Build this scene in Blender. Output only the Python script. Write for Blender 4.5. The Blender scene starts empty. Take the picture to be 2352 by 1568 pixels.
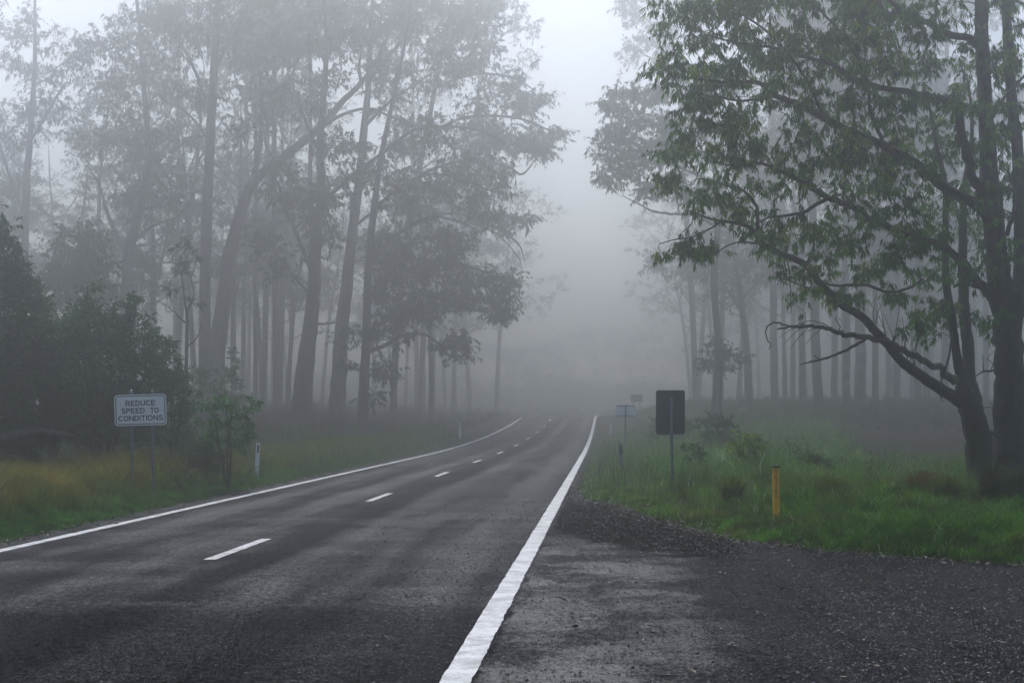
import bpy, math, random
import numpy as np
from mathutils import Vector

# ------------------------------------------------------------------ camera, light, exposure
scene = bpy.context.scene
COL = scene.collection
F, H0, HC = 3530.0, 950.0, 1.7            # focal length (px of a 2352 px wide frame), horizon row, eye height
cam_d = bpy.data.cameras.new("camera")
cam = bpy.data.objects.new("camera", cam_d)
COL.objects.link(cam)
cam.location = (0, 0, HC)
cam.rotation_euler = (math.pi / 2, 0, 0)
cam_d.sensor_width = 36.0
cam_d.lens = 36.0 * F / 2352.0
cam_d.shift_y = (H0 - 784.0) / 2352.0
cam_d.clip_start = 0.1
cam_d.clip_end = 3000
scene.camera = cam

SUN_EL, SUN_AZ = math.radians(49), math.radians(-6)     # azimuth measured from +Y (ahead) towards +X
world = bpy.data.worlds.new("World")
scene.world = world
world.use_nodes = True
wn = world.node_tree
wn.nodes.clear()
sky = wn.nodes.new("ShaderNodeTexSky")
sky.sky_type = 'NISHITA'
sky.sun_disc = False
sky.sun_elevation = SUN_EL
sky.sun_rotation = SUN_AZ
sky.air_density = 1.0
sky.dust_density = 2.0
sky.ozone_density = 0.3
bg = wn.nodes.new("ShaderNodeBackground")
bg.inputs[1].default_value = 0.12
wo = wn.nodes.new("ShaderNodeOutputWorld")
wn.links.new(sky.outputs[0], bg.inputs[0])
wn.links.new(bg.outputs[0], wo.inputs[0])

sun_d = bpy.data.lights.new("sun", 'SUN')
sun_d.energy = 1.5
sun_d.angle = math.radians(16)
sun_d.color = (0.96, 0.98, 1.0)
sun = bpy.data.objects.new("sun", sun_d)
COL.objects.link(sun)
sd = Vector((math.sin(SUN_AZ) * math.cos(SUN_EL), math.cos(SUN_AZ) * math.cos(SUN_EL), math.sin(SUN_EL)))
sun.rotation_euler = sd.to_track_quat('Z', 'Y').to_euler()
sun.location = (0, 0, 60)

scene.view_settings.view_transform = 'Standard'
scene.view_settings.look = 'None'
scene.view_settings.exposure = 0.65
scene.view_settings.gamma = 1.0
scene.view_settings.use_curve_mapping = False
HAZE_DENSITY, HAZE_G, HAZE_COL = 0.0096, 0.89, (0.865, 0.888, 0.905)

cy = scene.cycles
cy.max_bounces = 8
cy.diffuse_bounces = 3
cy.glossy_bounces = 3
cy.transmission_bounces = 3
cy.volume_bounces = 1
cy.transparent_max_bounces = 4
cy.caustics_reflective = False
cy.caustics_refractive = False
cy.use_denoising = True
cy.denoiser = 'OPENIMAGEDENOISE'
cy.sample_clamp_indirect = 4.0

# ------------------------------------------------------------------ helpers
def sstep(a, b, x):
    t = np.clip((np.asarray(x, float) - a) / (b - a), 0, 1)
    return t * t * (3 - 2 * t)

def vnoise(x, y, s, seed=0):
    """smooth value noise in -1..1"""
    x = np.asarray(x, float) / s + seed * 17.3
    y = np.asarray(y, float) / s + seed * 9.1
    xi, yi = np.floor(x), np.floor(y)
    fx, fy = x - xi, y - yi
    fx = fx * fx * (3 - 2 * fx); fy = fy * fy * (3 - 2 * fy)
    def h(a, b):
        v = np.sin(a * 127.1 + b * 311.7 + seed * 74.7) * 43758.5453
        return (v - np.floor(v)) * 2 - 1
    return (h(xi, yi) * (1 - fx) + h(xi + 1, yi) * fx) * (1 - fy) + (h(xi, yi + 1) * (1 - fx) + h(xi + 1, yi + 1) * fx) * fy

def PW(u, v, Y):
    return np.array([(u - 1176.0) * Y / F, Y, HC - (v - H0) * Y / F])

def bend(Y): return 0.02 * np.clip(np.asarray(Y, float) - 168, 0, 200) ** 2
def xr(Y): return -0.955 + 0.0613 * np.asarray(Y, float) + bend(Y)
def xl(Y): return -7.56 + 0.0635 * np.asarray(Y, float) + bend(Y)
def xc(Y): return -4.62 + 0.0612 * np.asarray(Y, float) + bend(Y)
def zroad(Y):
    Y = np.asarray(Y, float)
    t = np.clip(Y - 62, 0, 70)
    return 0.00028 * t * t + np.clip(Y - 132, 0, 60) * 0.004

_XBY = [-400, 11.0, 12.0, 13.0, 14.0, 15.5, 17.1, 18.0, 19.05, 20.7, 23.5, 27.9, 30.8, 35.3, 40, 60, 1000]
_XBX = [400, 400, 60, 20, 12, 8, 5.75, 4.8, 3.9, 3.0, 2.5, 2.05, 1.5, 1.5, 0, 0, 0]
def xb(Y):                                  # right-hand edge of the sealed area
    Y = np.asarray(Y, float)
    a = np.interp(Y, _XBY, _XBX)
    b = xr(Y) + 0.33
    w = np.clip((Y - 35.3) / 4.7, 0, 1)
    return np.where(Y > 35.3, (1 - w) * np.maximum(1.5, b) + w * b, a)
def xlb(Y): return xl(Y) - 0.5             # left-hand edge of the sealed area

def gz(x, Y):                               # ground height
    x = np.asarray(x, float); Y = np.asarray(Y, float)
    zr = zroad(Y)
    dr = x - xb(Y)
    dl = xlb(Y) - x
    right = -0.03 + 0.09 * sstep(-0.05, 0.5, dr) + sstep(0.5, 3, dr) * 0.05
    right = right + 0.016 * np.clip(Y - 34, 0, 90) * sstep(1.0, 9.0, dr) + 0.05 * vnoise(x, Y, 2.6, 3) * sstep(0.6, 3, dr)
    left = -0.03 + 0.07 * sstep(-0.05, 0.5, dl) - 0.28 * sstep(2.2, 5.5, dl) + 0.008 * np.clip(Y - 30, 0, 80) * sstep(5, 14, dl)
    left = left + 0.06 * vnoise(x, Y, 2.9, 5) * sstep(1.2, 4, dl)
    backing_hill = 0.085 * np.clip(Y - 245, 0, 250) * sstep(240, 330, Y) * (1 + 0.6 * vnoise(x, Y, 26, 51) + 0.3 * vnoise(x, Y, 9, 52)) * (1 + 0.7 * vnoise(x, Y, 33, 51))  # added slope, a dark backing to dim the fog in the gap
    return zr + backing_hill + np.where(dr > -0.06, right, np.where(dl > -0.06, left, -0.03))

def link(o, parent=None):
    COL.objects.link(o)
    if parent is not None:
        o.parent = parent
    return o

def tag(o, label=None, cat=None, group=None, kind=None):
    if label: o["label"] = label
    if cat: o["category"] = cat
    if group: o["group"] = group
    if kind: o["kind"] = kind
    return o

def empty(name, loc, rz=0.0):
    o = bpy.data.objects.new(name, None)
    o.location = loc
    o.rotation_euler = (0, 0, rz)
    o.empty_display_size = 0.3
    return link(o)

def make_mesh(name, verts, faces, mat, col=None, smooth=True):
    """faces: list of int arrays (n,3) or (n,4)"""
    me = bpy.data.meshes.new(name)
    verts = np.asarray(verts, np.float32)
    me.vertices.add(len(verts))
    me.vertices.foreach_set("co", verts.ravel())
    fl = [np.asarray(f, np.int32) for f in faces if len(f)]
    loops = np.concatenate([f.ravel() for f in fl])
    starts, off = [], 0
    for f in fl:
        n, k = f.shape
        starts.append(off + np.arange(n) * k)
        off += n * k
    starts = np.concatenate(starts).astype(np.int32)
    me.loops.add(len(loops))
    me.loops.foreach_set("vertex_index", loops)
    me.polygons.add(len(starts))
    me.polygons.foreach_set("loop_start", starts)
    me.polygons.foreach_set("use_smooth", np.full(len(starts), smooth, dtype=bool))
    if col is not None:
        c = np.ones((len(verts), 4), np.float32)
        c[:, :3] = col
        a = me.color_attributes.new("tint", 'FLOAT_COLOR', 'POINT')
        a.data.foreach_set("color", c.ravel())
    me.update(calc_edges=True)
    if mat is not None:
        me.materials.append(mat)
    return me

def mobj(name, me, parent=None):
    return link(bpy.data.objects.new(name, me), parent)

class Geo:
    def __init__(s): s.v, s.q, s.t, s.c, s.n = [], [], [], [], 0
    def add(s, v, q=None, t=None, c=None):
        v = np.asarray(v, float).reshape(-1, 3)
        if q is not None and len(q): s.q.append(np.asarray(q, int).reshape(-1, 4) + s.n)
        if t is not None and len(t): s.t.append(np.asarray(t, int).reshape(-1, 3) + s.n)
        s.v.append(v)
        if c is not None:
            c = np.asarray(c, float)
            s.c.append(np.broadcast_to(c, (len(v), 3)) if c.ndim == 1 else c)
        s.n += len(v)
    def mesh(s, name, mat, smooth=True):
        f = []
        if s.q: f.append(np.concatenate(s.q))
        if s.t: f.append(np.concatenate(s.t))
        return make_mesh(name, np.concatenate(s.v), f, mat, np.concatenate(s.c) if s.c else None, smooth)
    def box(s, c, d, c_=None, rx=0.0, taper=1.0):
        c = np.asarray(c, float); d = np.asarray(d, float) / 2
        k = np.array([[-1,-1,-1],[1,-1,-1],[1,1,-1],[-1,1,-1],[-1,-1,1],[1,-1,1],[1,1,1],[-1,1,1]], float)
        v = k * d
        v[4:, :2] *= taper
        s.add(v + c, [[0,3,2,1],[4,5,6,7],[0,1,5,4],[1,2,6,5],[2,3,7,6],[3,0,4,7]], c=c_)

def catmull(pts, per=4):
    p = np.asarray(pts, float)
    if len(p) < 3: 
        t = np.linspace(0, 1, per + 1)[:, None]
        return p[0] * (1 - t) + p[-1] * t
    q = np.vstack([2 * p[0] - p[1], p, 2 * p[-1] - p[-2]])
    out = []
    for i in range(1, len(q) - 2):
        t = np.linspace(0, 1, per, endpoint=False)[:, None]
        a, b, c, d = q[i-1], q[i], q[i+1], q[i+2]
        out.append(0.5 * ((2*b) + (c-a)*t + (2*a-5*b+4*c-d)*t*t + (3*b-a-3*c+d)*t**3))
    out.append(p[-1:])
    return np.vstack(out)

def tube(g, pts, rad, n=8, rng=None, rough=0.0, cap=True):
    """a smooth tapering limb"""
    p = np.asarray(pts, float); r = np.asarray(rad, float)
    m = len(p)
    tan = np.gradient(p, axis=0)
    tan /= np.linalg.norm(tan, axis=1)[:, None] + 1e-9
    ref = np.array([0, 1, 0.0]) if abs(tan[0][1]) < 0.8 else np.array([1, 0, 0.0])
    U = np.zeros_like(p)
    u = ref - tan[0] * ref.dot(tan[0]); u /= np.linalg.norm(u)
    for i in range(m):
        u = u - tan[i] * u.dot(tan[i]); u /= np.linalg.norm(u) + 1e-9
        U[i] = u
    W = np.cross(tan, U)
    a = np.linspace(0, 2 * math.pi, n, endpoint=False)
    rr = np.repeat(r[:, None], n, 1)
    if rng is not None and rough > 0:
        lump = rng.normal(0, rough, (1, n)) * 0.6 + rng.normal(0, rough, (m, n)) * 0.5
        rr = rr * (1 + lump)
    v = p[:, None, :] + rr[:, :, None] * (np.cos(a)[None, :, None] * U[:, None, :] + np.sin(a)[None, :, None] * W[:, None, :])
    v = v.reshape(-1, 3)
    i = np.arange(m - 1)[:, None] * n; j = np.arange(n)[None, :]; k = (j + 1) % n
    q = np.stack([i + j, i + k, i + n + k, i + n + j], -1).reshape(-1, 4)
    t = []
    if cap:
        v = np.vstack([v, p[-1] + tan[-1] * r[-1]])
        top = (m - 1) * n
        t = [[top + jj, top + (jj + 1) % n, len(v) - 1] for jj in range(n)]
    g.add(v, q, t)

# ------------------------------------------------------------------ materials
class NT:
    def __init__(s, name):
        s.m = bpy.data.materials.new(name); s.m.use_nodes = True
        s.t = s.m.node_tree; s.t.nodes.clear()
        s.out = s.t.nodes.new("ShaderNodeOutputMaterial")
        s.b = s.n("ShaderNodeBsdfPrincipled")
        s.t.links.new(s.b.outputs[0], s.out.inputs[0])
        s.pos = s.n("ShaderNodeTexCoord").outputs["Object"]
    def n(s, t, **kw):
        x = s.t.nodes.new(t)
        for k, v in kw.items(): setattr(x, k, v)
        return x
    def l(s, a, b): s.t.links.new(a, b)
    def val(s, sock, v):
        if hasattr(v, "links") or isinstance(v, bpy.types.NodeSocket): s.l(v, sock)
        else: sock.default_value = v
    def map(s, scale=(1,1,1), loc=(0,0,0), rot=(0,0,0), src=None):
        m = s.n("ShaderNodeMapping")
        m.inputs["Scale"].default_value = scale; m.inputs["Location"].default_value = loc; m.inputs["Rotation"].default_value = rot
        s.l(src or s.pos, m.inputs[0]); return m.outputs[0]
    def noise(s, scale, detail=4, rough=0.55, src=None, dist=0.0):
        x = s.n("ShaderNodeTexNoise")
        x.inputs["Scale"].default_value = scale; x.inputs["Detail"].default_value = detail
        x.inputs["Roughness"].default_value = rough; x.inputs["Distortion"].default_value = dist
        s.l(src or s.pos, x.inputs["Vector"]); return x.outputs["Fac"]
    def vor(s, scale, src=None, out="Distance", feature='F1', rnd=1.0):
        x = s.n("ShaderNodeTexVoronoi"); x.feature = feature
        x.inputs["Scale"].default_value = scale; x.inputs["Randomness"].default_value = rnd
        s.l(src or s.pos, x.inputs["Vector"]); return x.outputs[out]
    def ramp(s, fac, a, b, lo=0.0, hi=1.0):
        x = s.n("ShaderNodeMapRange"); x.interpolation_type = 'SMOOTHSTEP'
        s.val(x.inputs[0], fac)
        for i, v in zip((1, 2, 3, 4), (a, b, lo, hi)): x.inputs[i].default_value = v
        return x.outputs[0]
    def math(s, op, a, b=0.0, clamp=False):
        x = s.n("ShaderNodeMath"); x.operation = op; x.use_clamp = clamp
        s.val(x.inputs[0], a); s.val(x.inputs[1], b); return x.outputs[0]
    def mix(s, f, a, b):
        x = s.n("ShaderNodeMix"); x.data_type = 'RGBA'
        s.val(x.inputs[0], f)
        for i, v in ((6, a), (7, b)):
            s.val(x.inputs[i], v if isinstance(v, bpy.types.NodeSocket) else (*v, 1.0))
        return x.outputs[2]
    def mixf(s, f, a, b):
        x = s.n("ShaderNodeMix"); x.data_type = 'FLOAT'
        s.val(x.inputs[0], f); s.val(x.inputs[2], a); s.val(x.inputs[3], b); return x.outputs[0]
    def bump(s, h, strength=0.5, dist=0.01, nrm=None):
        x = s.n("ShaderNodeBump")
        x.inputs["Strength"].default_value = strength; x.inputs["Distance"].default_value = dist
        s.val(x.inputs["Height"], h)
        if nrm is not None: s.l(nrm, x.inputs["Normal"])
        s.l(x.outputs[0], s.b.inputs["Normal"]); return x.outputs[0]
    def xyz(s):
        x = s.n("ShaderNodeSeparateXYZ"); s.l(s.pos, x.inputs[0]); return x.outputs
    def set(s, **kw):
        for k, v in kw.items():
            nm = {"base": "Base Color", "rough": "Roughness", "metal": "Metallic", "spec": "Specular IOR Level", "ior": "IOR"}[k]
            if isinstance(v, tuple): v = (*v, 1.0)
            s.val(s.b.inputs[nm], v)
        return s

def simple(name, base, rough=0.5, metal=0.0, dirt=None, dscale=8, damt=0.5, bump=0.0):
    t = NT(name)
    if dirt:
        f = t.math('MULTIPLY', t.ramp(t.noise(dscale, 6, 0.65), 0.45, 0.75), damt)
        t.set(base=t.mix(f, base, dirt))
    else: t.set(base=base)
    t.set(rough=rough, metal=metal)
    if bump: t.bump(t.noise(dscale * 12, 4), bump, 0.002)
    return t.m

def asphalt_material():
    t = NT("wet_asphalt")
    X, Y, Z = t.xyz()
    # across-road coordinate, along-road streaks
    d = t.math('SUBTRACT', X, t.math('MULTIPLY', Y, 0.062))
    comb = t.n("ShaderNodeCombineXYZ"); t.l(d, comb.inputs[0]); t.l(Y, comb.inputs[1])
    rv = comb.outputs[0]
    streak = t.noise(1.0, 5, 0.6, t.map((1.6, 0.13, 1), src=rv), 0.4)
    patch = t.noise(0.55, 5, 0.62, t.map((0.7, 1.5, 1), (3, 8, 0), src=rv), 0.3)
    grit = t.vor(70, src=t.map((1, 1, 1)))
    fine = t.noise(160, 3, 0.7)
    # tyre paths: worn, smoother and wetter
    mott = t.ramp(t.noise(15, 8, 0.82, t.map((1.0, 0.55, 1))), 0.36, 0.64)
    def band(c, w):
        return t.ramp(t.math('ABSOLUTE', t.math('SUBTRACT', d, c)), 0.0, w, 1.0, 0.0)
    tr = t.math('ADD', t.math('ADD', band(-1.75, 0.75), band(-3.45, 0.6)), t.math('ADD', band(-5.2, 0.6), band(-6.7, 0.6)), True)
    oil = band(-4.05, 0.55)
    # right-hand apron: coarse seal with water lying in it
    edge = t.math('ADD', d, t.math('MULTIPLY', t.math('SUBTRACT', t.noise(1.5, 4), 0.5), 0.25))
    apron = t.ramp(edge, -0.86, -0.78)
    # older coarse seal in front of a transverse joint
    yj = t.math('ADD', t.math('ADD', Y, t.math('MULTIPLY', X, 0.06)), t.math('MULTIPLY', t.math('SUBTRACT', t.noise(1.3, 5), 0.5), 0.5))
    coarse = t.math('MULTIPLY', t.ramp(t.math('ADD', yj, t.math('MULTIPLY', mott, 0.6)), 15.0, 12.9), t.math('SUBTRACT', 1.0, apron))
    joint = t.math('MULTIPLY', t.ramp(t.math('ABSOLUTE', t.math('SUBTRACT', yj, 13.62)), 0.03, 0.22, 1.0, 0.0), t.math('SUBTRACT', 1.0, apron))
    stone = t.vor(85, out="Color")
    sep = t.n("ShaderNodeSeparateColor"); t.l(stone, sep.inputs[0])
    # wetness
    wet = t.math('ADD', t.math('MULTIPLY', streak, 0.6), t.math('MULTIPLY', patch, 0.6))
    wet = t.math('ADD', wet, t.math('MULTIPLY', tr, 0.14))
    wet = t.math('SUBTRACT', wet, t.math('MULTIPLY', oil, 0.16))
    wet = t.ramp(t.math("ADD", wet, t.math("MULTIPLY", t.math("SUBTRACT", t.noise(7.0, 5, 0.7, t.map((0.6, 1.6, 1), src=rv)), 0.5), 0.35)), 0.42, 1.0, 0.10, 0.75)
    pud = t.ramp(t.math('ADD', t.noise(1.0, 6, 0.68, t.map((0.85, 0.55, 1), (0, 2.3, 0))), t.math('MULTIPLY', t.math('SUBTRACT', t.noise(22, 4, 0.7), 0.5), 0.28)), 0.42, 0.66, 0.15, 0.95)
    near_line = t.ramp(d, 1.5, 0.2, 0.0, 1.0)
    pud = t.math('MULTIPLY', t.math('MULTIPLY', pud, near_line), t.ramp(Y, 22.0, 17.5, 0.15, 1.0))
    wet_a = t.math('MAXIMUM', pud, t.math('MULTIPLY', wet, 0.25))
    w = t.mixf(apron, t.math('MULTIPLY', wet, t.mixf(coarse, 1.0, 0.42)), wet_a)
    w = t.math('MAXIMUM', w, t.math('MULTIPLY', joint, 0.32))
    w = t.math('MULTIPLY', w, t.mixf(mott, 0.45, 1.15))
    dx = t.math('DIVIDE', t.math('SUBTRACT', X, t.math('SUBTRACT', 4.6, t.math('MULTIPLY', Y, 0.125))), 1.25)
    dy = t.math('DIVIDE', t.math('SUBTRACT', Y, 24.5), 6.5)
    rr = t.math('ADD', t.math('ADD', t.math('MULTIPLY', dx, dx), t.math('MULTIPLY', dy, dy)), t.math('MULTIPLY', t.math('SUBTRACT', t.noise(2.2, 6, 0.7), 0.5), 1.6))
    tar = t.math('MULTIPLY', t.ramp(rr, 0.75, 1.15, 1.0, 0.0), apron)
    w = t.math('MULTIPLY', w, t.math('SUBTRACT', 1.0, t.math('MULTIPLY', tar, 0.85)))
    film = w
    # each wet chip of stone mirrors the sky on its own: wetness sets how many do
    lift = t.math('ADD', t.math('MULTIPLY', w, 0.85), t.mixf(t.math('MAXIMUM', coarse, apron), 0.0, 0.02))
    w = t.math('ADD', t.math('MULTIPLY', film, t.mixf(apron, 0.22, 0.45)), t.ramp(t.math('ADD', sep.outputs[2], lift), 0.90, 1.30, 0.0, 0.75), True)
    sp = t.math('MULTIPLY', t.ramp(sep.outputs[0], 0.80, 1.0), t.math('ADD', t.math('MULTIPLY', coarse, 0.25), t.math('MULTIPLY', apron, 0.55), True))
    base = t.mix(t.ramp(streak, 0.3, 0.7), (0.011, 0.012, 0.014), (0.019, 0.0205, 0.024))
    base = t.mix(t.math('MAXIMUM', coarse, t.math('MULTIPLY', apron, 0.8)), base, (0.0105, 0.0108, 0.0125))
    brown = t.math('MULTIPLY', t.ramp(t.noise(0.8, 5, 0.6), 0.5, 0.72), t.math('MULTIPLY', apron, t.ramp(X, 1.2, 4.0)))
    base = t.mix(t.math('MULTIPLY', brown, 0.7), base, (0.035, 0.026, 0.018))
    base = t.mix(t.math('MULTIPLY', tar, 0.9), base, (0.003, 0.003, 0.0035))
    sp = t.math('MULTIPLY', sp, t.math('SUBTRACT', 1.0, t.math('MULTIPLY', tar, 0.8)))
    base = t.mix(t.math('MULTIPLY', sp, 0.6), base, (0.13, 0.125, 0.12))
    gv = t.n("ShaderNodeVectorMath"); gv.operation = 'SCALE'; t.l(base, gv.inputs[0])
    t.l(t.math('MULTIPLY', t.ramp(sep.outputs[1], 0.0, 1.0, 0.35, 1.7), t.mixf(mott, 0.35, 1.75)), gv.inputs["Scale"]); base = gv.outputs[0]
    base = t.mix(t.math('MULTIPLY', w, 0.5), base, (0.012, 0.013, 0.015))
    rgh = t.mixf(w, t.mixf(t.math("MAXIMUM", coarse, apron), 0.75, 0.85), t.mixf(apron, 0.42, 0.17))
    t.set(base=base, rough=rgh, spec=t.mixf(w, 0.0, t.mixf(apron, 0.40, 0.6)))
    hgt = t.math('ADD', t.math('MULTIPLY', grit, t.mixf(t.math('MAXIMUM', coarse, apron), 0.45, 1.25)), t.math('MULTIPLY', fine, 0.25))
    hgt = t.math('MULTIPLY', hgt, t.mixf(w, 1.0, t.mixf(apron, 0.5, 0.25)))
    t.bump(hgt, 0.75, 0.006)
    return t.m

def paint_material():
    t = NT("road_paint")
    g = t.math('ADD', t.math('MULTIPLY', t.noise(3.0, 6, 0.7), 0.6), t.math('MULTIPLY', t.noise(45, 4, 0.7), 0.4))
    wear = t.ramp(g, 0.42, 0.60)
    crk = t.ramp(t.math('ABSOLUTE', t.math('SUBTRACT', t.noise(1.2, 5, 0.6, t.map((0.6, 3.2, 1)), 0.4), 0.5)), 0.0, 0.006, 1.0, 0.0)
    f = t.math('MAXIMUM', t.math('MULTIPLY', wear, 0.75), t.math('MULTIPLY', crk, 0.45))
    t.set(base=t.mix(f, (0.66, 0.66, 0.65), (0.16, 0.16, 0.155)), rough=0.5)
    t.bump(t.vor(95), 0.4, 0.004)
    return t.m

def ground_material():
    t = NT("earth_and_turf")
    n1 = t.noise(1.1, 6, 0.65); n2 = t.noise(14, 5, 0.7)
    c = t.mix(t.ramp(n1, 0.4, 0.62), (0.020, 0.030, 0.010), (0.038, 0.032, 0.018))
    c = t.mix(t.math('MULTIPLY', t.ramp(n2, 0.5, 0.7), 0.6), c, (0.014, 0.012, 0.009))
    t.set(base=c, rough=0.9, spec=0.05)
    t.bump(t.math('ADD', n1, n2), 0.6, 0.08)
    return t.m

def dirt_material():
    t = NT("damp_dirt_and_litter")
    n1 = t.noise(0.5, 6, 0.65, t.map((0.45, 1.0, 1))); n2 = t.noise(9, 6, 0.7)
    c = t.mix(t.ramp(n1, 0.38, 0.62), (0.024, 0.022, 0.021), (0.042, 0.035, 0.031))
    c = t.mix(t.math('MULTIPLY', t.ramp(n2, 0.55, 0.75), 0.6), c, (0.03, 0.022, 0.017))
    g = t.ramp(t.noise(0.35, 5, 0.6, t.map((0.35, 1.4, 1), (5, 1, 0))), 0.56, 0.66)
    c = t.mix(t.math('MULTIPLY', g, 0.7), c, (0.04, 0.06, 0.03))
    t.set(base=c, rough=0.9, spec=0.0)
    t.bump(n2, 0.6, 0.03)
    return t.m

def tint_material(name, rough=0.45, spec=0.5, transl=0.25, var=0.3):
    """foliage: colour comes from each leaf's own tint, thin leaves let some light through"""
    t = NT(name)
    a = t.n("ShaderNodeAttribute"); a.attribute_name = "tint"
    f = t.ramp(t.noise(2.2, 3, 0.6), 0.3, 0.7, 1.0 - var, 1.0 + var)
    mul = t.n("ShaderNodeVectorMath"); mul.operation = 'SCALE'
    t.l(a.outputs["Color"], mul.inputs[0]); t.l(f, mul.inputs["Scale"])
    t.val(t.b.inputs["Base Color"], mul.outputs[0])
    t.set(rough=rough, spec=spec)
    if transl > 0:
        tr = t.n("ShaderNodeBsdfTranslucent"); t.l(mul.outputs[0], tr.inputs[0])
        mx = t.n("ShaderNodeMixShader"); mx.inputs[0].default_value = transl
        t.l(t.b.outputs[0], mx.inputs[1]); t.l(tr.outputs[0], mx.inputs[2]); t.l(mx.outputs[0], t.out.inputs[0])
    return t.m

def bark_material(name, dark, light, scale=9, pale=None):
    t = NT(name)
    fib = t.noise(scale, 7, 0.7, t.map((1, 1, 0.18)), 0.6)
    big = t.noise(1.1, 4, 0.6)
    c = t.mix(t.ramp(fib, 0.35, 0.68), dark, light)
    if pale:
        c = t.mix(t.math('MULTIPLY', t.ramp(big, 0.5, 0.62), 0.8), c, pale)
    t.set(base=c, rough=0.78)
    t.bump(fib, 1.0, 0.06)
    return t.m

M = {
    "asphalt": asphalt_material(), "paint": paint_material(), "ground": ground_material(), "dirt": dirt_material(),
    "grass": tint_material("grass_blades", 0.5, 0.18, 0.5, 0.35),
    "tussock": tint_material("tussock_blades", 0.65, 0.15, 0.5, 0.3),
    "leaf": tint_material("gum_leaves", 0.45, 0.25, 0.5, 0.35),
    "wetleaf": tint_material("glossy_wet_leaves", 0.35, 0.4, 0.35, 0.3),
    "litter": tint_material("dead_leaves", 0.6, 0.4, 0.0, 0.1),
    "stone": tint_material("loose_stones", 0.5, 0.5, 0.0, 0.1),
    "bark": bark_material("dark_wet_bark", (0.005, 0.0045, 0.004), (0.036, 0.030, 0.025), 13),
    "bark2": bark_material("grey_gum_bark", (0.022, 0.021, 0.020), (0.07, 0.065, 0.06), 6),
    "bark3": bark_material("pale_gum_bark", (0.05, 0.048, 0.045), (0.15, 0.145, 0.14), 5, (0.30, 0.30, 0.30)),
    "lichen": bark_material("lichened_bark", (0.014, 0.014, 0.011), (0.04, 0.042, 0.032), 20, (0.12, 0.15, 0.09)),
    "galv": simple("weathered_galvanised_steel", (0.16, 0.17, 0.18), 0.45, 0.6, (0.07, 0.075, 0.08), 20, 0.7),
    "signback": simple("grey_sign_back", (0.065, 0.070, 0.072), 0.5, 0.3, (0.035, 0.037, 0.038), 4, 0.5),
    "alum": simple("bare_aluminium", (0.95, 0.91, 0.85), 0.7, 0.0, (0.88, 0.84, 0.79), 6, 0.4),
    "signwhite": simple("sign_white", (0.95, 0.91, 0.86), 0.5, 0.0, (0.80, 0.77, 0.72), 14, 0.5),
    "black": simple("sign_black", (0.012, 0.012, 0.013), 0.45),
    "postwhite": simple("white_post_plastic", (0.93, 0.91, 0.87), 0.5, 0.0, (0.50, 0.50, 0.48), 9, 0.5),
    "postgrey": simple("grey_weathered_post", (0.20, 0.205, 0.22), 0.6, 0.0, (0.11, 0.115, 0.12), 12, 0.6),
    "red": simple("dark_red_reflector", (0.06, 0.008, 0.008), 0.25),
    "greyref": simple("grey_reflector", (0.035, 0.036, 0.04), 0.3),
    "yellow": simple("orange_yellow_paint", (0.95, 0.44, 0.006), 0.5, 0.0, (0.10, 0.035, 0.01), 7, 0.55),
    "cap": simple("black_cap", (0.015, 0.015, 0.016), 0.5),
    "ink": simple("black_marker_ink", (0.03, 0.015, 0.006), 0.6),
}

# ------------------------------------------------------------------ ground, road, markings
def sheet(name, xs_fn, Ys, nx, zfn, mat):
    """rows along Y; xs_fn(Y) -> (x0, x1)"""
    rows = []
    for Yv in Ys:
        a, b = xs_fn(Yv)
        x = np.linspace(a, b, nx)
        rows.append(np.stack([x, np.full(nx, Yv), zfn(x, np.full(nx, Yv))], 1))
    v = np.concatenate(rows)
    i = np.arange(len(Ys) - 1)[:, None] * nx; j = np.arange(nx - 1)[None, :]
    q = np.stack([i + j, i + j + 1, i + nx + j + 1, i + nx + j], -1).reshape(-1, 4)
    return mobj(name, make_mesh(name, v, [q], mat))

def ground():
    Ys = np.unique(np.concatenate([np.linspace(-300, -20, 20), np.arange(-20, 8, 2), np.arange(8, 45, 0.3), np.arange(45, 140, 1.0), np.linspace(140, 480, 60)]))
    side = np.concatenate([np.arange(0, 3, 0.15), np.arange(3, 15, 0.5), np.arange(15, 60, 3), np.array([60, 90, 130, 200, 300, 480])])
    rows = []
    for Yv in Ys:
        a, b = float(xlb(Yv)), float(min(xb(Yv), 60))
        left = a + 0.05 - side[::-1]
        mid = np.linspace(a + 0.1, b - 0.1, 12)
        right = b - 0.05 + side
        x = np.concatenate([left, mid, right])
        x = np.clip(x, -480, 480) + np.arange(len(x)) * 1e-5
        rows.append(np.stack([x, np.full(len(x), Yv), gz(x, np.full(len(x), Yv))], 1))
    nx = len(rows[0]); v = np.concatenate(rows)
    i = np.arange(len(Ys) - 1)[:, None] * nx; j = np.arange(nx - 1)[None, :]
    q = np.stack([i + j, i + j + 1, i + nx + j + 1, i + nx + j], -1).reshape(-1, 4)
    tag(mobj("ground", make_mesh("ground", v, [q], M["ground"])), kind="structure")
ground()

Yr = np.unique(np.concatenate([np.linspace(-100, 4, 30), np.arange(4, 50, 0.12), np.arange(50, 130, 0.8), np.linspace(130, 200, 40)]))
def road_span(Yv):
    a = float(xlb(Yv)) + 0.10 * float(vnoise(Yv, 1.0, 0.55, 7)) + 0.06 * float(vnoise(Yv, 1.0, 0.17, 8))
    b = float(min(xb(Yv), 40.0)) + (0.10 * float(vnoise(Yv, 9.0, 0.5, 4)) + 0.06 * float(vnoise(Yv, 3.0, 0.16, 6)) if Yv > 15 else 0)
    return a, b
tag(sheet("road", road_span, Yr, 60, lambda x, Y: zroad(Y) + 0.0, M["asphalt"]), kind="structure")

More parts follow.
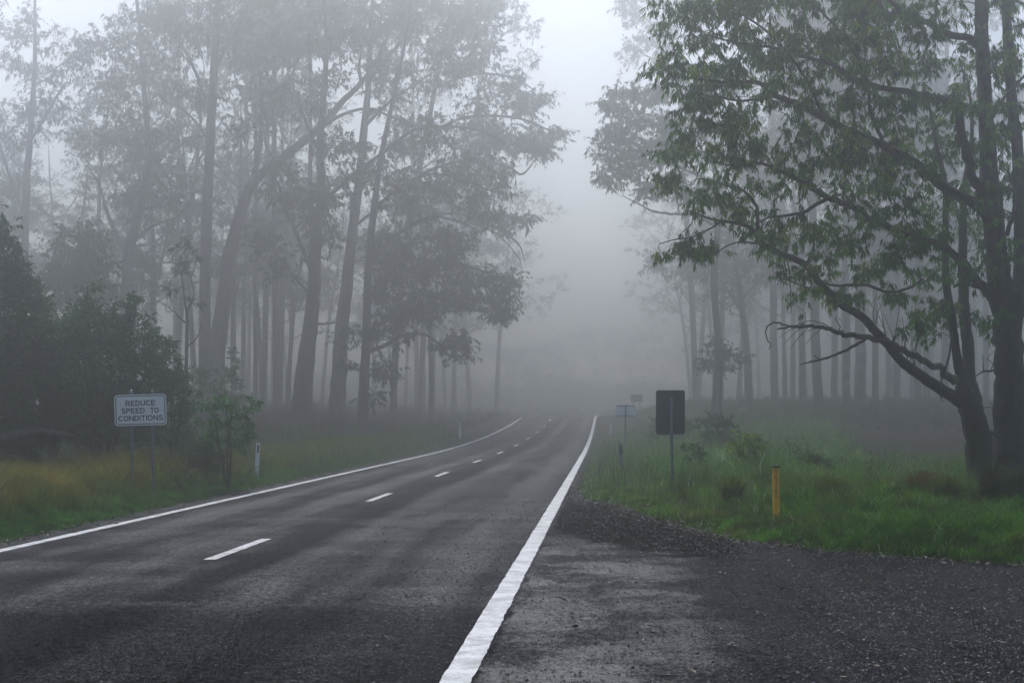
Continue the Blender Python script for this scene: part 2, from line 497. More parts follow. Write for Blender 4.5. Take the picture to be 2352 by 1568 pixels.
def strip(name, cfn, w, Y0, Y1, step, seed, lift=0.005, slant=0.0):
    Ys = np.arange(Y0, Y1 + step * 0.5, step)
    j = 0.006
    a = cfn(Ys) - w / 2 + j * vnoise(Ys, 0, 0.35, seed) + 0.004 * vnoise(Ys, 0, 0.08, seed + 1)
    b = cfn(Ys) + w / 2 + j * vnoise(Ys, 5, 0.35, seed + 2) + 0.006 * vnoise(Ys, 5, 0.08, seed + 3)
    v = np.stack([np.stack([a, Ys, zroad(Ys) + lift], 1), np.stack([b, Ys, zroad(Ys) + lift], 1)], 1).reshape(-1, 3)
    i = np.arange(len(Ys) - 1) * 2
    q = np.stack([i, i + 1, i + 3, i + 2], 1)
    return tag(mobj(name, make_mesh(name, v, [q], M["paint"], smooth=False)), kind="structure")
strip("edge_line", lambda Y: xr(Y), 0.20, 3, 196, 0.06, 21)
strip("edge_line", lambda Y: xl(Y), 0.17, 3, 196, 0.08, 31)
for k in range(-1, 15):
    y0 = 17.9 + 11.93 * k
    strip("centre_line_dash", xc, 0.14, y0, y0 + 3.0, 0.1, 40 + k)

# damp dirt clearing behind the right-hand trees
def clearing_z(x, Y): return gz(x, Y) + 0.03
def clr_span(Yv):
    f = (Yv - 37) / 60.0
    a = 8.3 + (Yv - 38) * 0.20 + 0.7 * float(vnoise(Yv, 2, 5, 3)) + max(0, 41 - Yv) * 1.5
    return a, a + 30 + f * 20
tag(sheet("dirt_clearing", clr_span, np.arange(37.5, 100, 0.8), 70, clearing_z, M["dirt"]), kind="structure")
def in_clearing(x, Y):
    return (Y > 38) & (Y < 99) & (x > 8.3 + (Y - 38) * 0.20 + 0.7 * vnoise(Y, 2 * np.ones_like(Y), 5, 3) + np.maximum(0, 41 - Y) * 1.5 + 0.3)

# ------------------------------------------------------------------ grass
def blades(name, x, Y, h, w, lean, col, rng, label, cat, mat="grass"):
    n = len(x)
    z = gz(x, Y) - 0.01
    a = rng.uniform(0, 2 * math.pi, n)
    ld = rng.uniform(0, 2 * math.pi, n)
    L = lean * h * rng.uniform(0.3, 1.3, n)
    lx, ly = np.cos(ld) * L, np.sin(ld) * L
    cx, cy_ = np.cos(a) * w / 2, np.sin(a) * w / 2
    base = np.stack([x, Y, z], 1)
    off = np.stack([cx, cy_, np.zeros(n)], 1)
    mid = base + np.stack([lx * 0.3, ly * 0.3, h * 0.58], 1)
    tip = base + np.stack([lx, ly, h * (1 - 0.25 * lean)], 1)
    v = np.stack([base - off, base + off, mid + off * 0.8, mid - off * 0.8, tip], 1).reshape(-1, 3)
    i = np.arange(n)[:, None] * 5
    q = i + np.array([[0, 1, 2, 3]]); t = i + np.array([[3, 2, 4]])
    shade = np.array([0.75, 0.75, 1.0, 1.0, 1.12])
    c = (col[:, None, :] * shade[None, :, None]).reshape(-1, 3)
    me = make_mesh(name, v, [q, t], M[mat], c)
    return tag(mobj(name, me), label, cat, kind="stuff")

def spread(n, Y0, Y1, p, rng):
    """more blades near than far"""
    u = rng.uniform(0, 1, n)
    return (Y0 ** (1 - p) + u * (Y1 ** (1 - p) - Y0 ** (1 - p))) ** (1 / (1 - p))

def lerp3(a, b, f): return np.asarray(a)[None, :] * (1 - f[:, None]) + np.asarray(b)[None, :] * f[:, None]

def grass_right():
    rng = np.random.default_rng(3)
    n = 620000
    Y = spread(n, 16.2, 85, 1.7, rng)
    lo = np.minimum(xb(Y), 30) - 0.06; hi = 0.36 * Y + 1.5
    x = lo + (hi - lo) * rng.uniform(0, 1, n) ** 1.05
    keep = (hi > lo) & ~in_clearing(x, Y)
    # tufts: thin out between
    tuft = vnoise(x, Y, 0.35, 11) * 0.5 + vnoise(x, Y, 0.13, 12) * 0.5
    keep &= rng.uniform(-0.9, 0.5, n) < tuft
    d = x - xb(Y)
    de = d + 0.22 * vnoise(x, Y, 0.45, 31) + 0.12 * vnoise(x, Y, 0.15, 32)
    keep &= (de > 0.25) | (rng.uniform(-0.12, 0.25, n) < de)
    x, Y, d, tuft = x[keep], Y[keep], d[keep], tuft[keep]
    m = len(x)
    patch = vnoise(x, Y, 1.6, 13)
    tall = sstep(0.3, 2.5, d) * sstep(19, 33, Y)
    h = (0.06 + 0.07 * sstep(0, 1.2, d) + 0.24 * tall * (1 + 0.5 * patch) + 0.10 * np.clip(patch, 0, 1)) * rng.uniform(0.55, 1.5, m) * (1 + 0.25 * tuft)
    w = rng.uniform(0.005, 0.011, m) * (0.85 + Y / 65.0)
    h = h * (1 + 0.7 * vnoise(x, Y, 0.22, 33)) * (1 + 0.35 * vnoise(x, Y, 0.9, 34))
    green = lerp3((0.030, 0.150, 0.004), (0.100, 0.215, 0.006), rng.uniform(0, 1, m))
    brown = lerp3((0.065, 0.075, 0.006), (0.130, 0.105, 0.020), rng.uniform(0, 1, m))
    pale = lerp3((0.060, 0.150, 0.055), (0.130, 0.220, 0.110), rng.uniform(0, 1, m))
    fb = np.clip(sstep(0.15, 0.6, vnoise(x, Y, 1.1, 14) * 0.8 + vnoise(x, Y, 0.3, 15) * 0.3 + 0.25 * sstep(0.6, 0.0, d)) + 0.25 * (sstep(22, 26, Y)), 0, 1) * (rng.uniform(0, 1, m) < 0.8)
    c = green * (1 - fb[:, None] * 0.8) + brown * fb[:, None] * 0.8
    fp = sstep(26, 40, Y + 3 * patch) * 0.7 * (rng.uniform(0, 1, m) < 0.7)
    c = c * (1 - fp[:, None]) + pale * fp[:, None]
    c *= (rng.uniform(0.6, 1.6, m) * (1 + 0.5 * vnoise(x, Y, 0.18, 35)) * (1 + 0.3 * vnoise(x, Y, 0.6, 36)))[:, None]
    dew_glint = rng.uniform(0, 1, m) < 0.035; c[dew_glint] = (0.42, 0.50, 0.36)  # glints on dewy blades, painted as a pale colour
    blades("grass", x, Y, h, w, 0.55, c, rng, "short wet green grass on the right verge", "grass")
    # seeding stalks
    n = 16000
    Y = spread(n, 17.3, 75, 1.5, rng); x = xb(Y) + 0.4 + (0.34 * Y + 1 - xb(Y)) * rng.uniform(0, 1, n)
    k = ~in_clearing(x, Y); x, Y = x[k], Y[k]; m = len(x)
    blades("seed_stalks", x, Y, rng.uniform(0.22, 0.75, m) * (0.35 + 0.65 * sstep(20, 34, Y)), rng.uniform(0.004, 0.007, m) * (0.8 + Y / 60), 0.35,
           lerp3((0.05, 0.045, 0.03), (0.12, 0.11, 0.07), rng.uniform(0, 1, m)), rng, "thin dry seeding stalks rising from the right verge grass", "grass stalks")

def grass_left():
    rng = np.random.default_rng(4)
    n = 560000
    Y = spread(n, 16.5, 95, 1.6, rng)
    hi = xlb(Y) + 0.05; lo = -0.36 * Y - 1.5
    x = hi + (lo - hi) * rng.uniform(0, 1, n) ** 1.1
    d = hi - x
    tuft = vnoise(x, Y, 0.4, 16) * 0.5 + vnoise(x, Y, 0.15, 17) * 0.5
    keep = (hi > lo) & (rng.uniform(-0.9, 0.5, n) < tuft) & ((d > 0.3) | (rng.uniform(-0.05, 0.3, n) < d))
    x, Y, d, tuft = x[keep], Y[keep], d[keep], tuft[keep]
    m = len(x)
    tall = sstep(0.7, 1.7, d + 0.25 * vnoise(x, Y, 0.8, 3))
    h = (0.07 + 0.05 * sstep(0, 1, d) + 0.58 * tall) * rng.uniform(0.5, 1.35, m) * (1 + 0.25 * tuft) * (1 + 0.35 * vnoise(x, Y, 1.7, 44) * tall)
    w = rng.uniform(0.004, 0.008, m) * (0.85 + Y / 60.0) * (1 + 0.25 * tall)
    green = lerp3((0.022, 0.095, 0.008), (0.055, 0.140, 0.012), rng.uniform(0, 1, m))
    olive = lerp3((0.045, 0.100, 0.006), (0.110, 0.125, 0.008), rng.uniform(0, 1, m))
    rust = lerp3((0.120, 0.100, 0.012), (0.210, 0.135, 0.030), rng.uniform(0, 1, m))
    fr = np.clip(0.25 + sstep(-0.4, 0.4, vnoise(x, Y, 1.9, 18) + 0.3 * vnoise(x, Y, 0.5, 19)), 0, 1) * sstep(46, 32, Y) * 0.8 + 0.12
    fr = fr * (rng.uniform(0, 1, m) < 0.85)
    c = olive * (1 - fr[:, None]) + rust * fr[:, None]
    c = green * (1 - tall[:, None]) + c * tall[:, None]
    c *= (rng.uniform(0.6, 1.6, m) * (1 + 0.5 * vnoise(x, Y, 0.25, 35)) * (1 + 0.3 * vnoise(x, Y, 0.8, 36)))[:, None]
    dew_glint = rng.uniform(0, 1, m) < 0.012; c[dew_glint] = (0.30, 0.36, 0.26)  # fewer painted dew glints on this side
    blades("grass", x, Y, h, w, 0.5, c, rng, "green verge and long rusty grass on the left of the road", "grass")
grass_right()
grass_left()

# ------------------------------------------------------------------ trees and shrubs
DG = (0.014, 0.044, 0.006); MG = (0.030, 0.085, 0.008); YG = (0.070, 0.105, 0.006); BG = (0.010, 0.050, 0.022); RB = (0.075, 0.040, 0.014)

def leaves(g, S, D, length, width, rng, cols, bend=0.25):
    """S bases, D unit directions; each leaf a folded, sickle-shaped blade"""
    n = len(S)
    side = np.cross(D, rng.normal(0, 1, (n, 3)))
    side /= np.linalg.norm(side, axis=1)[:, None] + 1e-9
    nrm = np.cross(D, side)
    L = (length * rng.uniform(0.65, 1.3, n))[:, None]; W = (width * rng.uniform(0.7, 1.3, n))[:, None]
    tip = S + D * L + side * L * bend * rng.uniform(-1, 1, (n, 1))
    m = S + D * L * 0.42 + nrm * L * 0.06
    v = np.stack([S, m + side * W / 2, tip, m - side * W / 2], 1).reshape(-1, 3)
    q = np.arange(n)[:, None] * 4 + np.array([[0, 1, 2, 3]])
    g.add(v, q, c=np.repeat(cols, 4, axis=0))

def thin_twigs(g, S, E, r, rng, sag=0.12):
    n = len(S)
    L = np.linalg.norm(E - S, axis=1)[:, None]
    mid = (S + E) / 2 + rng.normal(0, 0.08, (n, 3)) * L + np.array([0, 0, sag]) * L
    a = np.array([[1, 0, 0], [-0.5, 0.6, 0.6], [-0.5, -0.6, -0.6]])
    r = np.broadcast_to(np.asarray(r, float), (n,))[:, None, None]
    v = np.concatenate([S[:, None] + a * r, mid[:, None] + a * r * 0.75, E[:, None] + a * r * 0.4], 1).reshape(-1, 3)
    base = np.arange(n)[:, None] * 9
    qs = []
    for k in (0, 3):
        for j in range(3):
            qs.append(base + np.array([[k + j, k + (j + 1) % 3, k + 3 + (j + 1) % 3, k + 3 + j]]))
    g.add(v, np.concatenate(qs))
    return mid

def grow(limbs, clumps, rng, leafL=0.13, leafW=0.026, twigs=6, per=9, pal=(DG, MG, YG), palw=(0.5, 0.35, 0.15),
         R=0.45, sub_r=0.018, twig_r=0.006, droop=0.9, sides=8, rough=0.05, bare=0.0, tw_sag=0.12, shell=0.5):
    """limbs: list of (pts, radii). clumps: (n,3) or (n,4) with size factor. Returns (wood Geo, leaf Geo)"""
    wood, foli = Geo(), Geo()
    nodes, nr = [], []
    for pts, rad in limbs:
        p = catmull(pts, 5)
        rr = np.interp(np.linspace(0, 1, len(p)), np.linspace(0, 1, len(rad)), rad)
        jit = rng.normal(0, 0.25 if rr[0] < 0.12 else 0.05, p.shape) * rr[:, None]; jit[0] = 0
        p = p + jit
        tube(wood, p, rr, sides if rr[0] > 0.05 else 5, rng, rough)
        k = len(p) // 5 if rr[0] > 0.12 else 1
        nodes.append(p[k:]); nr.append(rr[k:])
    nodes = np.concatenate(nodes); nr = np.concatenate(nr)
    C = np.asarray(clumps, float)
    if len(C) == 0: return wood, foli
    if C.shape[1] == 3: C = np.hstack([C, np.ones((len(C), 1))])
    dist = np.array([np.min(np.sum((nodes - c[:3]) ** 2, 1)) for c in C])
    C = C[np.argsort(dist)]
    N = np.zeros((len(nodes) + len(C) * 4, 3)); RR = np.zeros(len(N))
    N[:len(nodes)] = nodes; RR[:len(nodes)] = nr; cnt = len(nodes)
    S_all, E_all, ci = [], [], []
    for i, c in enumerate(C):
        d = np.linalg.norm(N[:cnt] - c[:3], axis=1) + 0.7 * np.maximum(0, N[:cnt, 2] - c[2])
        k = int(np.argmin(d)); a = N[k]; L = np.linalg.norm(c[:3] - a)
        b = c[:3]
        m1 = a + (b - a) * 0.35 + rng.normal(0, 0.10, 3) * L + np.array([0, 0, -0.06 * L])
        m2 = a + (b - a) * 0.7 + rng.normal(0, 0.07, 3) * L + np.array([0, 0, 0.05 * L])
        path = catmull([a, m1, m2, b], 3)
        r0 = min(max(RR[k] * 0.7, twig_r * 1.2), sub_r * (0.5 + 0.5 * min(L, 3)))
        rr = np.linspace(r0, twig_r, len(path))
        tube(wood, path, rr, 4, None, 0, cap=False)
        idx = [3, 5, 7, 9]
        for q in idx:
            N[cnt] = path[q]; RR[cnt] = rr[q]; cnt += 1
        if rng.uniform() < bare: nt = 0
        else: nt = max(2, int(rng.poisson(twigs)))
        if nt:
            st = path[rng.integers(len(path) // 2, len(path), nt)]
            o = rng.normal(0, 1, (nt, 3)); o /= np.linalg.norm(o, axis=1)[:, None]
            o[:, 2] = o[:, 2] * 0.7 + 0.1
            o *= (R * c[3]) * rng.uniform(shell, 1.0, (nt, 1))
            S_all.append(st); E_all.append(b + o); ci.append(np.full(nt, i))
    S, E, ci = np.concatenate(S_all), np.concatenate(E_all), np.concatenate(ci)
    mid = thin_twigs(wood, S, E, twig_r, rng, tw_sag)
    n = len(S)
    t = rng.uniform(0.25, 1.05, (n, per))
    t1 = t[..., None]
    P = (1 - t1) ** 2 * S[:, None] + 2 * t1 * (1 - t1) * (2 * mid - (S + E) / 2)[:, None] + t1 ** 2 * E[:, None]
    P = P.reshape(-1, 3)
    td = E - S; td /= np.linalg.norm(td, axis=1)[:, None] + 1e-9
    D = np.repeat(td, per, 0) * 0.45 + np.array([0, 0, -droop]) + rng.normal(0, 0.40, (n * per, 3))
    D /= np.linalg.norm(D, axis=1)[:, None] + 1e-9
    pal = np.array(pal)
    cb = pal[rng.choice(len(pal), len(C), p=palw)]
    cl = pal[rng.choice(len(pal), n * per, p=palw)]
    cidx = np.repeat(ci, per)
    col = (cb[cidx] * 0.65 + cl * 0.35) * rng.uniform(0.6, 1.4, (n * per, 1))
    dead = rng.uniform(0, 1, n * per) < 0.012
    col[dead] = RB
    leaves(foli, P, D, leafL, leafW, rng, col)
    return wood, foli

def gnarl(p0, p1, n, rng, amp):
    t = np.linspace(0, 1, n)[:, None]
    return np.asarray(p0) * (1 - t) + np.asarray(p1) * t + np.vstack([np.zeros((1, 3)), rng.normal(0, amp, (n - 1, 3))])

def plant(name, base, wood, foli, wmat, lmat, label, cat, group=None, wood_name="trunk", leaf_name="crown"):
    """world-space geometry -> a thing whose empty stands at its base"""
    b = np.asarray(base, float)
    r = empty(name, b)
    tag(r, label, cat, group)
    for g in (wood, foli):
        g.v = [v - b for v in g.v]
    w = mobj(wood_name, wood.mesh(wood_name, M[wmat]), r)
    if foli.n: mobj(leaf_name, foli.mesh(leaf_name, M[lmat], smooth=False), r)
    return r

def P3(lst, Y, dY=0.0, rng=None, wig=0.0):
    out = []
    for k, e in enumerate(lst):
        yy = (e[2] if len(e) > 2 else Y + dY * k / max(1, len(lst) - 1)) + (rng.normal(0, wig) if rng is not None and k else 0)
        out.append(PW(e[0], e[1], yy))
    return np.array(out)

# ---- the two near trees on the right -------------------------------------------------
def near_trees():
    rng = np.random.default_rng(11)
    YA, YB = 31.0, 27.6
    def base_pt(u, Y, dz=-0.15):
        x = (u - 1176) * Y / F
        return np.array([x, Y, float(gz(x, Y)) + dz])
    pr = lambda w, Y: w * Y / F / 2
    A, B = [], []
    bA = base_pt(2276, YA)
    A.append((np.vstack([bA, P3([(2262,1090),(2247,1008),(2229,939),(2216,900),(2208,868),(2195,800),(2187,730),(2174,655),(2171,571),(2171,428),(2150,330),(2140,270),(2120,190)], YA, -0.6)]),
              [pr(105,YA), pr(78,YA), pr(62,YA), pr(54,YA), pr(40,YA), pr(24,YA), pr(20,YA), pr(19,YA), pr(18,YA), pr(16,YA), pr(13,YA), pr(9,YA), pr(7,YA), pr(4,YA)]))
    A.append((P3([(2240,965),(2232,905),(2226,869),(2223,800),(2216,730),(2213,660),(2211,547),(2215,430),(2230,340),(2232,260),(2222,180)], YA, 1.5),
              [pr(40,YA), pr(36,YA), pr(28,YA), pr(25,YA), pr(23,YA), pr(22,YA), pr(18,YA), pr(14,YA), pr(10,YA), pr(7,YA), pr(4,YA)]))
    L1 = [(2218,925),(2199,916),(2157,890),(2112,859),(2070,827),(2040,790),(2010,760),(1985,731),(1951,710),(1932,698),(1882,648),(1850,607),(1797,584),(1752,560),(1737,540),(1722,522),(1677,510),(1633,503),(1585,484)]
    A.append((P3(L1, YA, -3.2), [pr(34,YA), pr(27,YA), pr(24,YA), pr(21,YA), pr(19,YA), pr(17,YA), pr(16,YA), pr(15,YA), pr(14,YA), pr(12,YA), pr(10,YA), pr(8,YA), pr(5,YA), pr(3,YA)]))
    A.append((P3([(1750,560),(1700,556),(1668,566),(1648,578)], YA - 2.6), [0.02, 0.015, 0.01]))
    A.append((P3([(1660,508),(1630,525),(1590,545),(1550,550),(1515,560)], YA - 3), [0.02, 0.014, 0.008]))
    A.append((P3([(1739,545),(1737,475),(1709,440),(1648,420),(1600,410)], YA - 2.8), [0.045, 0.035, 0.028, 0.02, 0.01]))
    A.append((P3([(1850,607),(1862,660),(1800,640),(1785,655)], YA - 2.0), [0.02, 0.014, 0.008]))
    A.append((P3([(1885,650),(1930,655),(1990,655),(2040,670),(2090,660),(2120,640)], YA - 1.5), [0.02, 0.03, 0.03, 0.03, 0.02]))
    # lichened dead limb
    dead = []
    dead.append((P3([(2195,880),(2162,852),(2105,818),(2059,795),(2009,779),(1951,768),(1924,762),(1897,752),(1855,749),(1813,750),(1786,756)], YA - 0.3, -2.2), [0.085, 0.07, 0.062, 0.055, 0.05, 0.045, 0.04, 0.034, 0.028, 0.02, 0.014]))
    dead.append((P3([(1813,750),(1795,744),(1778,741),(1765,748),(1759,760),(1762,778),(1770,793),(1766,802)], YA - 2.3), [0.02, 0.018, 0.014, 0.011, 0.008]))
    dead.append((P3([(1990,776),(1951,800),(1916,816),(1878,827),(1860,831),(1836,838)], YA - 1.6), [0.032, 0.028, 0.024, 0.02, 0.01]))
    dead.append((P3([(1924,762),(1930,750),(1920,735),(1921,725)], YA - 1.9), [0.014, 0.01, 0.006]))
    dead.append((P3([(1905,754),(1895,745),(1862,737),(1835,745)], YA - 2), [0.012, 0.009, 0.005]))
    dead.append((P3([(1885,826),(1875,820),(1870,816)], YA - 1.9), [0.014, 0.008]))
    for (u, v) in ((1800,790),(1815,800),(1850,790),(1790,775),(1840,770)):
        dead.append((P3([(u + 40, 752),(u + 22, (v + 752) / 2 - 4),(u, v)], YA - 2.2), [0.009, 0.006, 0.003]))
    # hanging strips of bark
    for (u, v0, v1) in ((1814, 590, 720), (1805, 600, 650), (1683, 515, 548), (1955, 680, 705)):
        dead.append((P3([(u - 4, v0),(u + 1, (v0 + v1) / 2),(u + 3, v1)], YA - 2.2), [0.016, 0.014, 0.006]))
    # thin bare upright shoots on the arching limb
    for (u0, v0) in ((2036,790),(2052,800),(2070,826),(2086,838),(2100,848),(2010,755)):
        for k in range(2):
            u1 = u0 + rng.uniform(-28, 40); v1 = v0 - rng.uniform(70, 150)
            dead.append((P3([(u0, v0),(u0 * .6 + u1 * .4 + rng.uniform(-7, 7), v0 * .6 + v1 * .4),(u1, v1)], YA - 1.2), [0.011, 0.008, 0.004]))
    bB = base_pt(2345, YB)
    B.append((np.vstack([bB, P3([(2335,1110),(2326,1020),(2320,900),(2319,834),(2312,740),(2300,660),(2290,590),(2283,500),(2273,400),(2264,250),(2256,100),(2254,0),(2250,-90),(2240,-300)], YB, 0.3)]),
              [pr(165,YB), pr(110,YB), pr(80,YB), pr(66,YB), pr(63,YB), pr(62,YB), pr(52,YB), pr(46,YB), pr(44,YB), pr(34,YB), pr(32,YB), pr(30,YB), pr(28,YB), pr(18,YB)]))
    B.append((P3([(2318,800),(2335,700),(2345,600),(2342,476),(2336,340),(2325,238),(2312,60),(2305,-60),(2300,-200)], YB, 1.0), [pr(40,YB), pr(34,YB), pr(30,YB), pr(26,YB), pr(25,YB), pr(22,YB), pr(16,YB), pr(10,YB)]))
    B.append((P3([(2312,540),(2325,500),(2338,440)], YB), [0.05, 0.04, 0.03]))
    B.append((P3([(2286,690),(2264,666),(2221,614),(2185,580),(2145,557),(2064,525),(2005,507),(1955,475),(1903,455),(1867,434),(1832,411),(1797,395),(1750,376),(1692,381),(1640,372)], YB, -1.5), [0.10, 0.085, 0.075, 0.068, 0.062, 0.056, 0.05, 0.044, 0.038, 0.03, 0.02, 0.01]))
    B.append((P3([(1900,456),(1844,487),(1800,496),(1765,500),(1740,512)], YB - 1.1), [0.035, 0.028, 0.02, 0.01]))
    B.append((P3([(2283,520),(2264,492),(2235,466),(2178,438),(2116,386),(2026,333),(1959,305),(1892,271),(1831,238),(1778,219),(1740,190),(1673,190),(1610,182),(1560,178)], YB, -2.4), [0.12, 0.10, 0.095, 0.088, 0.08, 0.07, 0.06, 0.052, 0.045, 0.036, 0.028, 0.02, 0.01]))
    B.append((P3([(1831,238),(1790,222),(1700,232),(1640,222),(1580,240)], YB - 1.7), [0.03, 0.025, 0.018, 0.01]))
    B.append((P3([(2278,500),(2245,438),(2221,362),(2205,290),(2196,245),(2126,221),(2054,205),(1973,190),(1911,148),(1854,133),(1780,110),(1700,100),(1620,80)], YB, -1.6), [0.09, 0.085, 0.075, 0.065, 0.058, 0.05, 0.043, 0.036, 0.028, 0.02, 0.01]))
    B.append((P3([(2262,130),(2235,95),(2178,76),(2126,52),(2069,24),(2000,-30),(1900,-80)], YB - 0.5, -1.5), [0.07, 0.062, 0.055, 0.045, 0.035, 0.025]))
    B.append((P3([(2026,333),(2000,250),(1990,180),(1950,100),(1900,40),(1850,-10)], YB - 1.4), [0.035, 0.03, 0.022, 0.015]))
    B.append((P3([(1892,271),(1850,180),(1780,90),(1700,30),(1640,0)], YB - 2.0), [0.03, 0.025, 0.018, 0.01]))
    B.append((P3([(2290,640),(2250,660),(2215,648),(2190,660)], YB), [0.04, 0.03, 0.02]))
    B.append((P3([(2268,300),(2296,240),(2340,190),(2400,120)], YB), [0.04, 0.03, 0.02]))
    # short dead side twigs on the trunks, low down
    dead.append((P3([(2288,850),(2262,852),(2243,862)], YB), [0.022, 0.018, 0.01]))
    dead.append((P3([(2275,852),(2280,835),(2268,822),(2285,805)], YB), [0.010, 0.008, 0.005]))
    dead.append((P3([(2259,853),(2258,830),(2257,815)], YB), [0.010, 0.007, 0.005]))
    dead.append((P3([(2290,938),(2270,935),(2255,937)], YB), [0.010, 0.008, 0.005]))
    dead.append((P3([(2284,935),(2275,925),(2268,920)], YB), [0.007, 0.004]))
    dead.append((P3([(2290,1003),(2280,995),(2276,992)], YB), [0.04, 0.035, 0.03]))
    dead.append((P3([(2188,760),(2178,830),(2163,862),(2160,905),(2165,922)], YA - 0.8), [0.018, 0.024, 0.024, 0.018, 0.008]))
    # density of foliage, one digit per 50 px cell, u from 1500, v from -100
    rows = ["06888788887654556", "07999877788653456",
            "17999988888763346", "48999889888874346", "59999978888874355", "68987777888876455", "47873556677877555", "27762234667877455",
            "36687774777877555", "68888656777777555", "78888643567777555", "36883312345667554", "00236565456676543", "79813776554455433",
            "00000445545565443", "00000221334665443", "00000010002356432", "00000000000134310"]
    cA, cB = [], []
    nodesA = np.concatenate([catmull(p, 4) for p, r in A if True]); nodesB = np.concatenate([catmull(p, 4) for p, r in B])
    def uv(n): return np.stack([1176 + n[:, 0] * F / n[:, 1], H0 - (n[:, 2] - HC) * F / n[:, 1]], 1)
    uA, uB = uv(nodesA), uv(nodesB)
    for r, row in enumerate(rows):
        v0 = -100 + 50 * r
        for c, ch in enumerate(row):
            dgt = int(ch)
            nn = rng.poisson(dgt * 0.56 * (0.5 + 1.0 * rng.uniform()))
            if dgt >= 5: nn = max(nn, 2)
            for _ in range(nn):
                u = 1500 + 50 * c + rng.uniform(0, 50); v = v0 + rng.uniform(0, 50) - 6
                da = np.sum((uA - (u, v)) ** 2, 1); db = np.sum((uB - (u, v)) ** 2, 1)
                ia, ib = np.argmin(da), np.argmin(db)
                if da[ia] < db[ib] * 1.0: cA.append(np.append(PW(u, v, nodesA[ia, 1] + rng.normal(0, 0.7)), rng.uniform(0.7, 1.15)))
                else: cB.append(np.append(PW(u, v, nodesB[ib, 1] + rng.normal(0, 0.9)), rng.uniform(0.7, 1.15)))
    kw = dict(R=0.34, leafL=0.145, leafW=0.023, twigs=6, per=14, droop=1.5, pal=((0.022, 0.090, 0.005), (0.060, 0.190, 0.006), (0.190, 0.250, 0.006), (0.018, 0.110, 0.032)), palw=(0.48, 0.27, 0.13, 0.12), sub_r=0.015, twig_r=0.0045, sides=16, rough=0.08)
    wd = Geo()
    for pts, rad in dead:
        p = catmull(pts, 5); rr = np.interp(np.linspace(0, 1, len(p)), np.linspace(0, 1, len(rad)), rad)
        p[1:] += rng.normal(0, 0.35, p[1:].shape) * rr[1:, None]
        tube(wd, p, rr, 6, rng, 0.12)
    wA, fA = grow(A, cA, rng, **kw)
    tA = plant("gum_tree", bA, wA, fA, "bark", "leaf", "dark forked gum tree with a long limb arching left over the grass", "tree")
    wd.v = [v - bA for v in wd.v]
    o = mobj("dead_limb", wd.mesh("dead_limb", M["lichen"]), tA); o["label"] = "bare lichened limbs and twigs"
    wB, fB = grow(B, cB, rng, **kw)
    plant("gum_tree", bB, wB, fB, "bark", "leaf", "thick dark gum trunk at the right edge with spreading leafy limbs", "tree")
near_trees()

# ---- trees in the fog: traced ones ---------------------------------------------------
def clumps_uv(ell, Y, rng, spread_y=2.0):
    """ell: (u, v, ru, rv, n)"""
    out = []
    for e in ell:
        u, v, ru, rv, n = e[:5]; yy = e[5] if len(e) > 5 else Y
        for _ in range(n):
            a = rng.uniform(0, 2 * math.pi); r = math.sqrt(rng.uniform(0.02, 1))
            out.append(np.append(PW(u + ru * r * math.cos(a), v + rv * r * math.sin(a), yy + rng.normal(0, spread_y * 0.6)), rng.uniform(0.7, 1.2)))
    return out

FAR = 2.05
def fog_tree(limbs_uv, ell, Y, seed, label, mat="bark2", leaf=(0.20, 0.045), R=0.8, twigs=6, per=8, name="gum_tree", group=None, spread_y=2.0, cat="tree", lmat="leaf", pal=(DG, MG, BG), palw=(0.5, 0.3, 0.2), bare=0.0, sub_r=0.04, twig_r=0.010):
    Y = Y * FAR; R = R * FAR; leaf = (leaf[0] * FAR, leaf[1] * FAR * 1.15); spread_y *= FAR; per = int(per * 1.4)
    if limbs_uv[0][0][-1][1] <= -50:          # tall trees go on above the view, unseen crowns added to block sun
        tp, tw = limbs_uv[0]; ut, vt = tp[-1][:2]
        limbs_uv = [(tp + [(ut + 10, vt - 150), (ut + 5, vt - 330)], list(tw[:-1]) + [max(tw[-1], 7), 5, 3])] + limbs_uv[1:]
        ell = ell + [(ut - 70, vt - 110, 110, 80, 20), (ut + 70, vt - 200, 110, 80, 20), (ut, vt - 330, 100, 80, 18)]
    rng = np.random.default_rng(seed)
    L = []
    for k, (pts, wid) in enumerate(limbs_uv):
        p = P3(pts, Y, 0.0 if k == 0 else rng.uniform(-1.5, 1.5), rng, 0.0 if k == 0 else 0.25)
        if k == 0:
            x = p[0][0]; b = np.array([x, Y, float(gz(x, Y)) - 0.15]); p = np.vstack([b, p])
            wid = [wid[0] * 1.7] + list(wid)
        L.append((p, [w * Y / F / 2 for w in wid]))
    base = L[0][0][0]
    w, f = grow(L, clumps_uv(ell, Y, rng, spread_y), rng, leafL=leaf[0], leafW=leaf[1], twigs=twigs, per=per, pal=pal, palw=palw, R=R, sub_r=sub_r, twig_r=twig_r, sides=10, rough=0.05, bare=bare)
    return plant(name, base, w, f, mat, lmat, label, cat, group)

# tall straight trunk, left
fog_tree([([(470,900),(470,700),(474,500),(484,300),(492,150),(500,20),(505,-120)], [30,26,24,21,18,15,10]),
          ([(480,260),(455,180),(420,110),(380,60)], [10,8,6,3]), ([(492,160),(530,90),(560,20),(600,-60)], [10,8,6,3]), ([(472,650),(500,600),(540,580)], [5,4,2]),
          ([(484,330),(440,270),(400,240)], [7,5,2])],
         [(420,90,70,60,26),(520,40,70,60,26),(370,40,60,60,16),(600,-40,70,60,20),(440,220,50,30,9),(470,-80,90,60,26)], 52, 21,
         "tall straight gum trunk in the fog beside the leaning trunk")
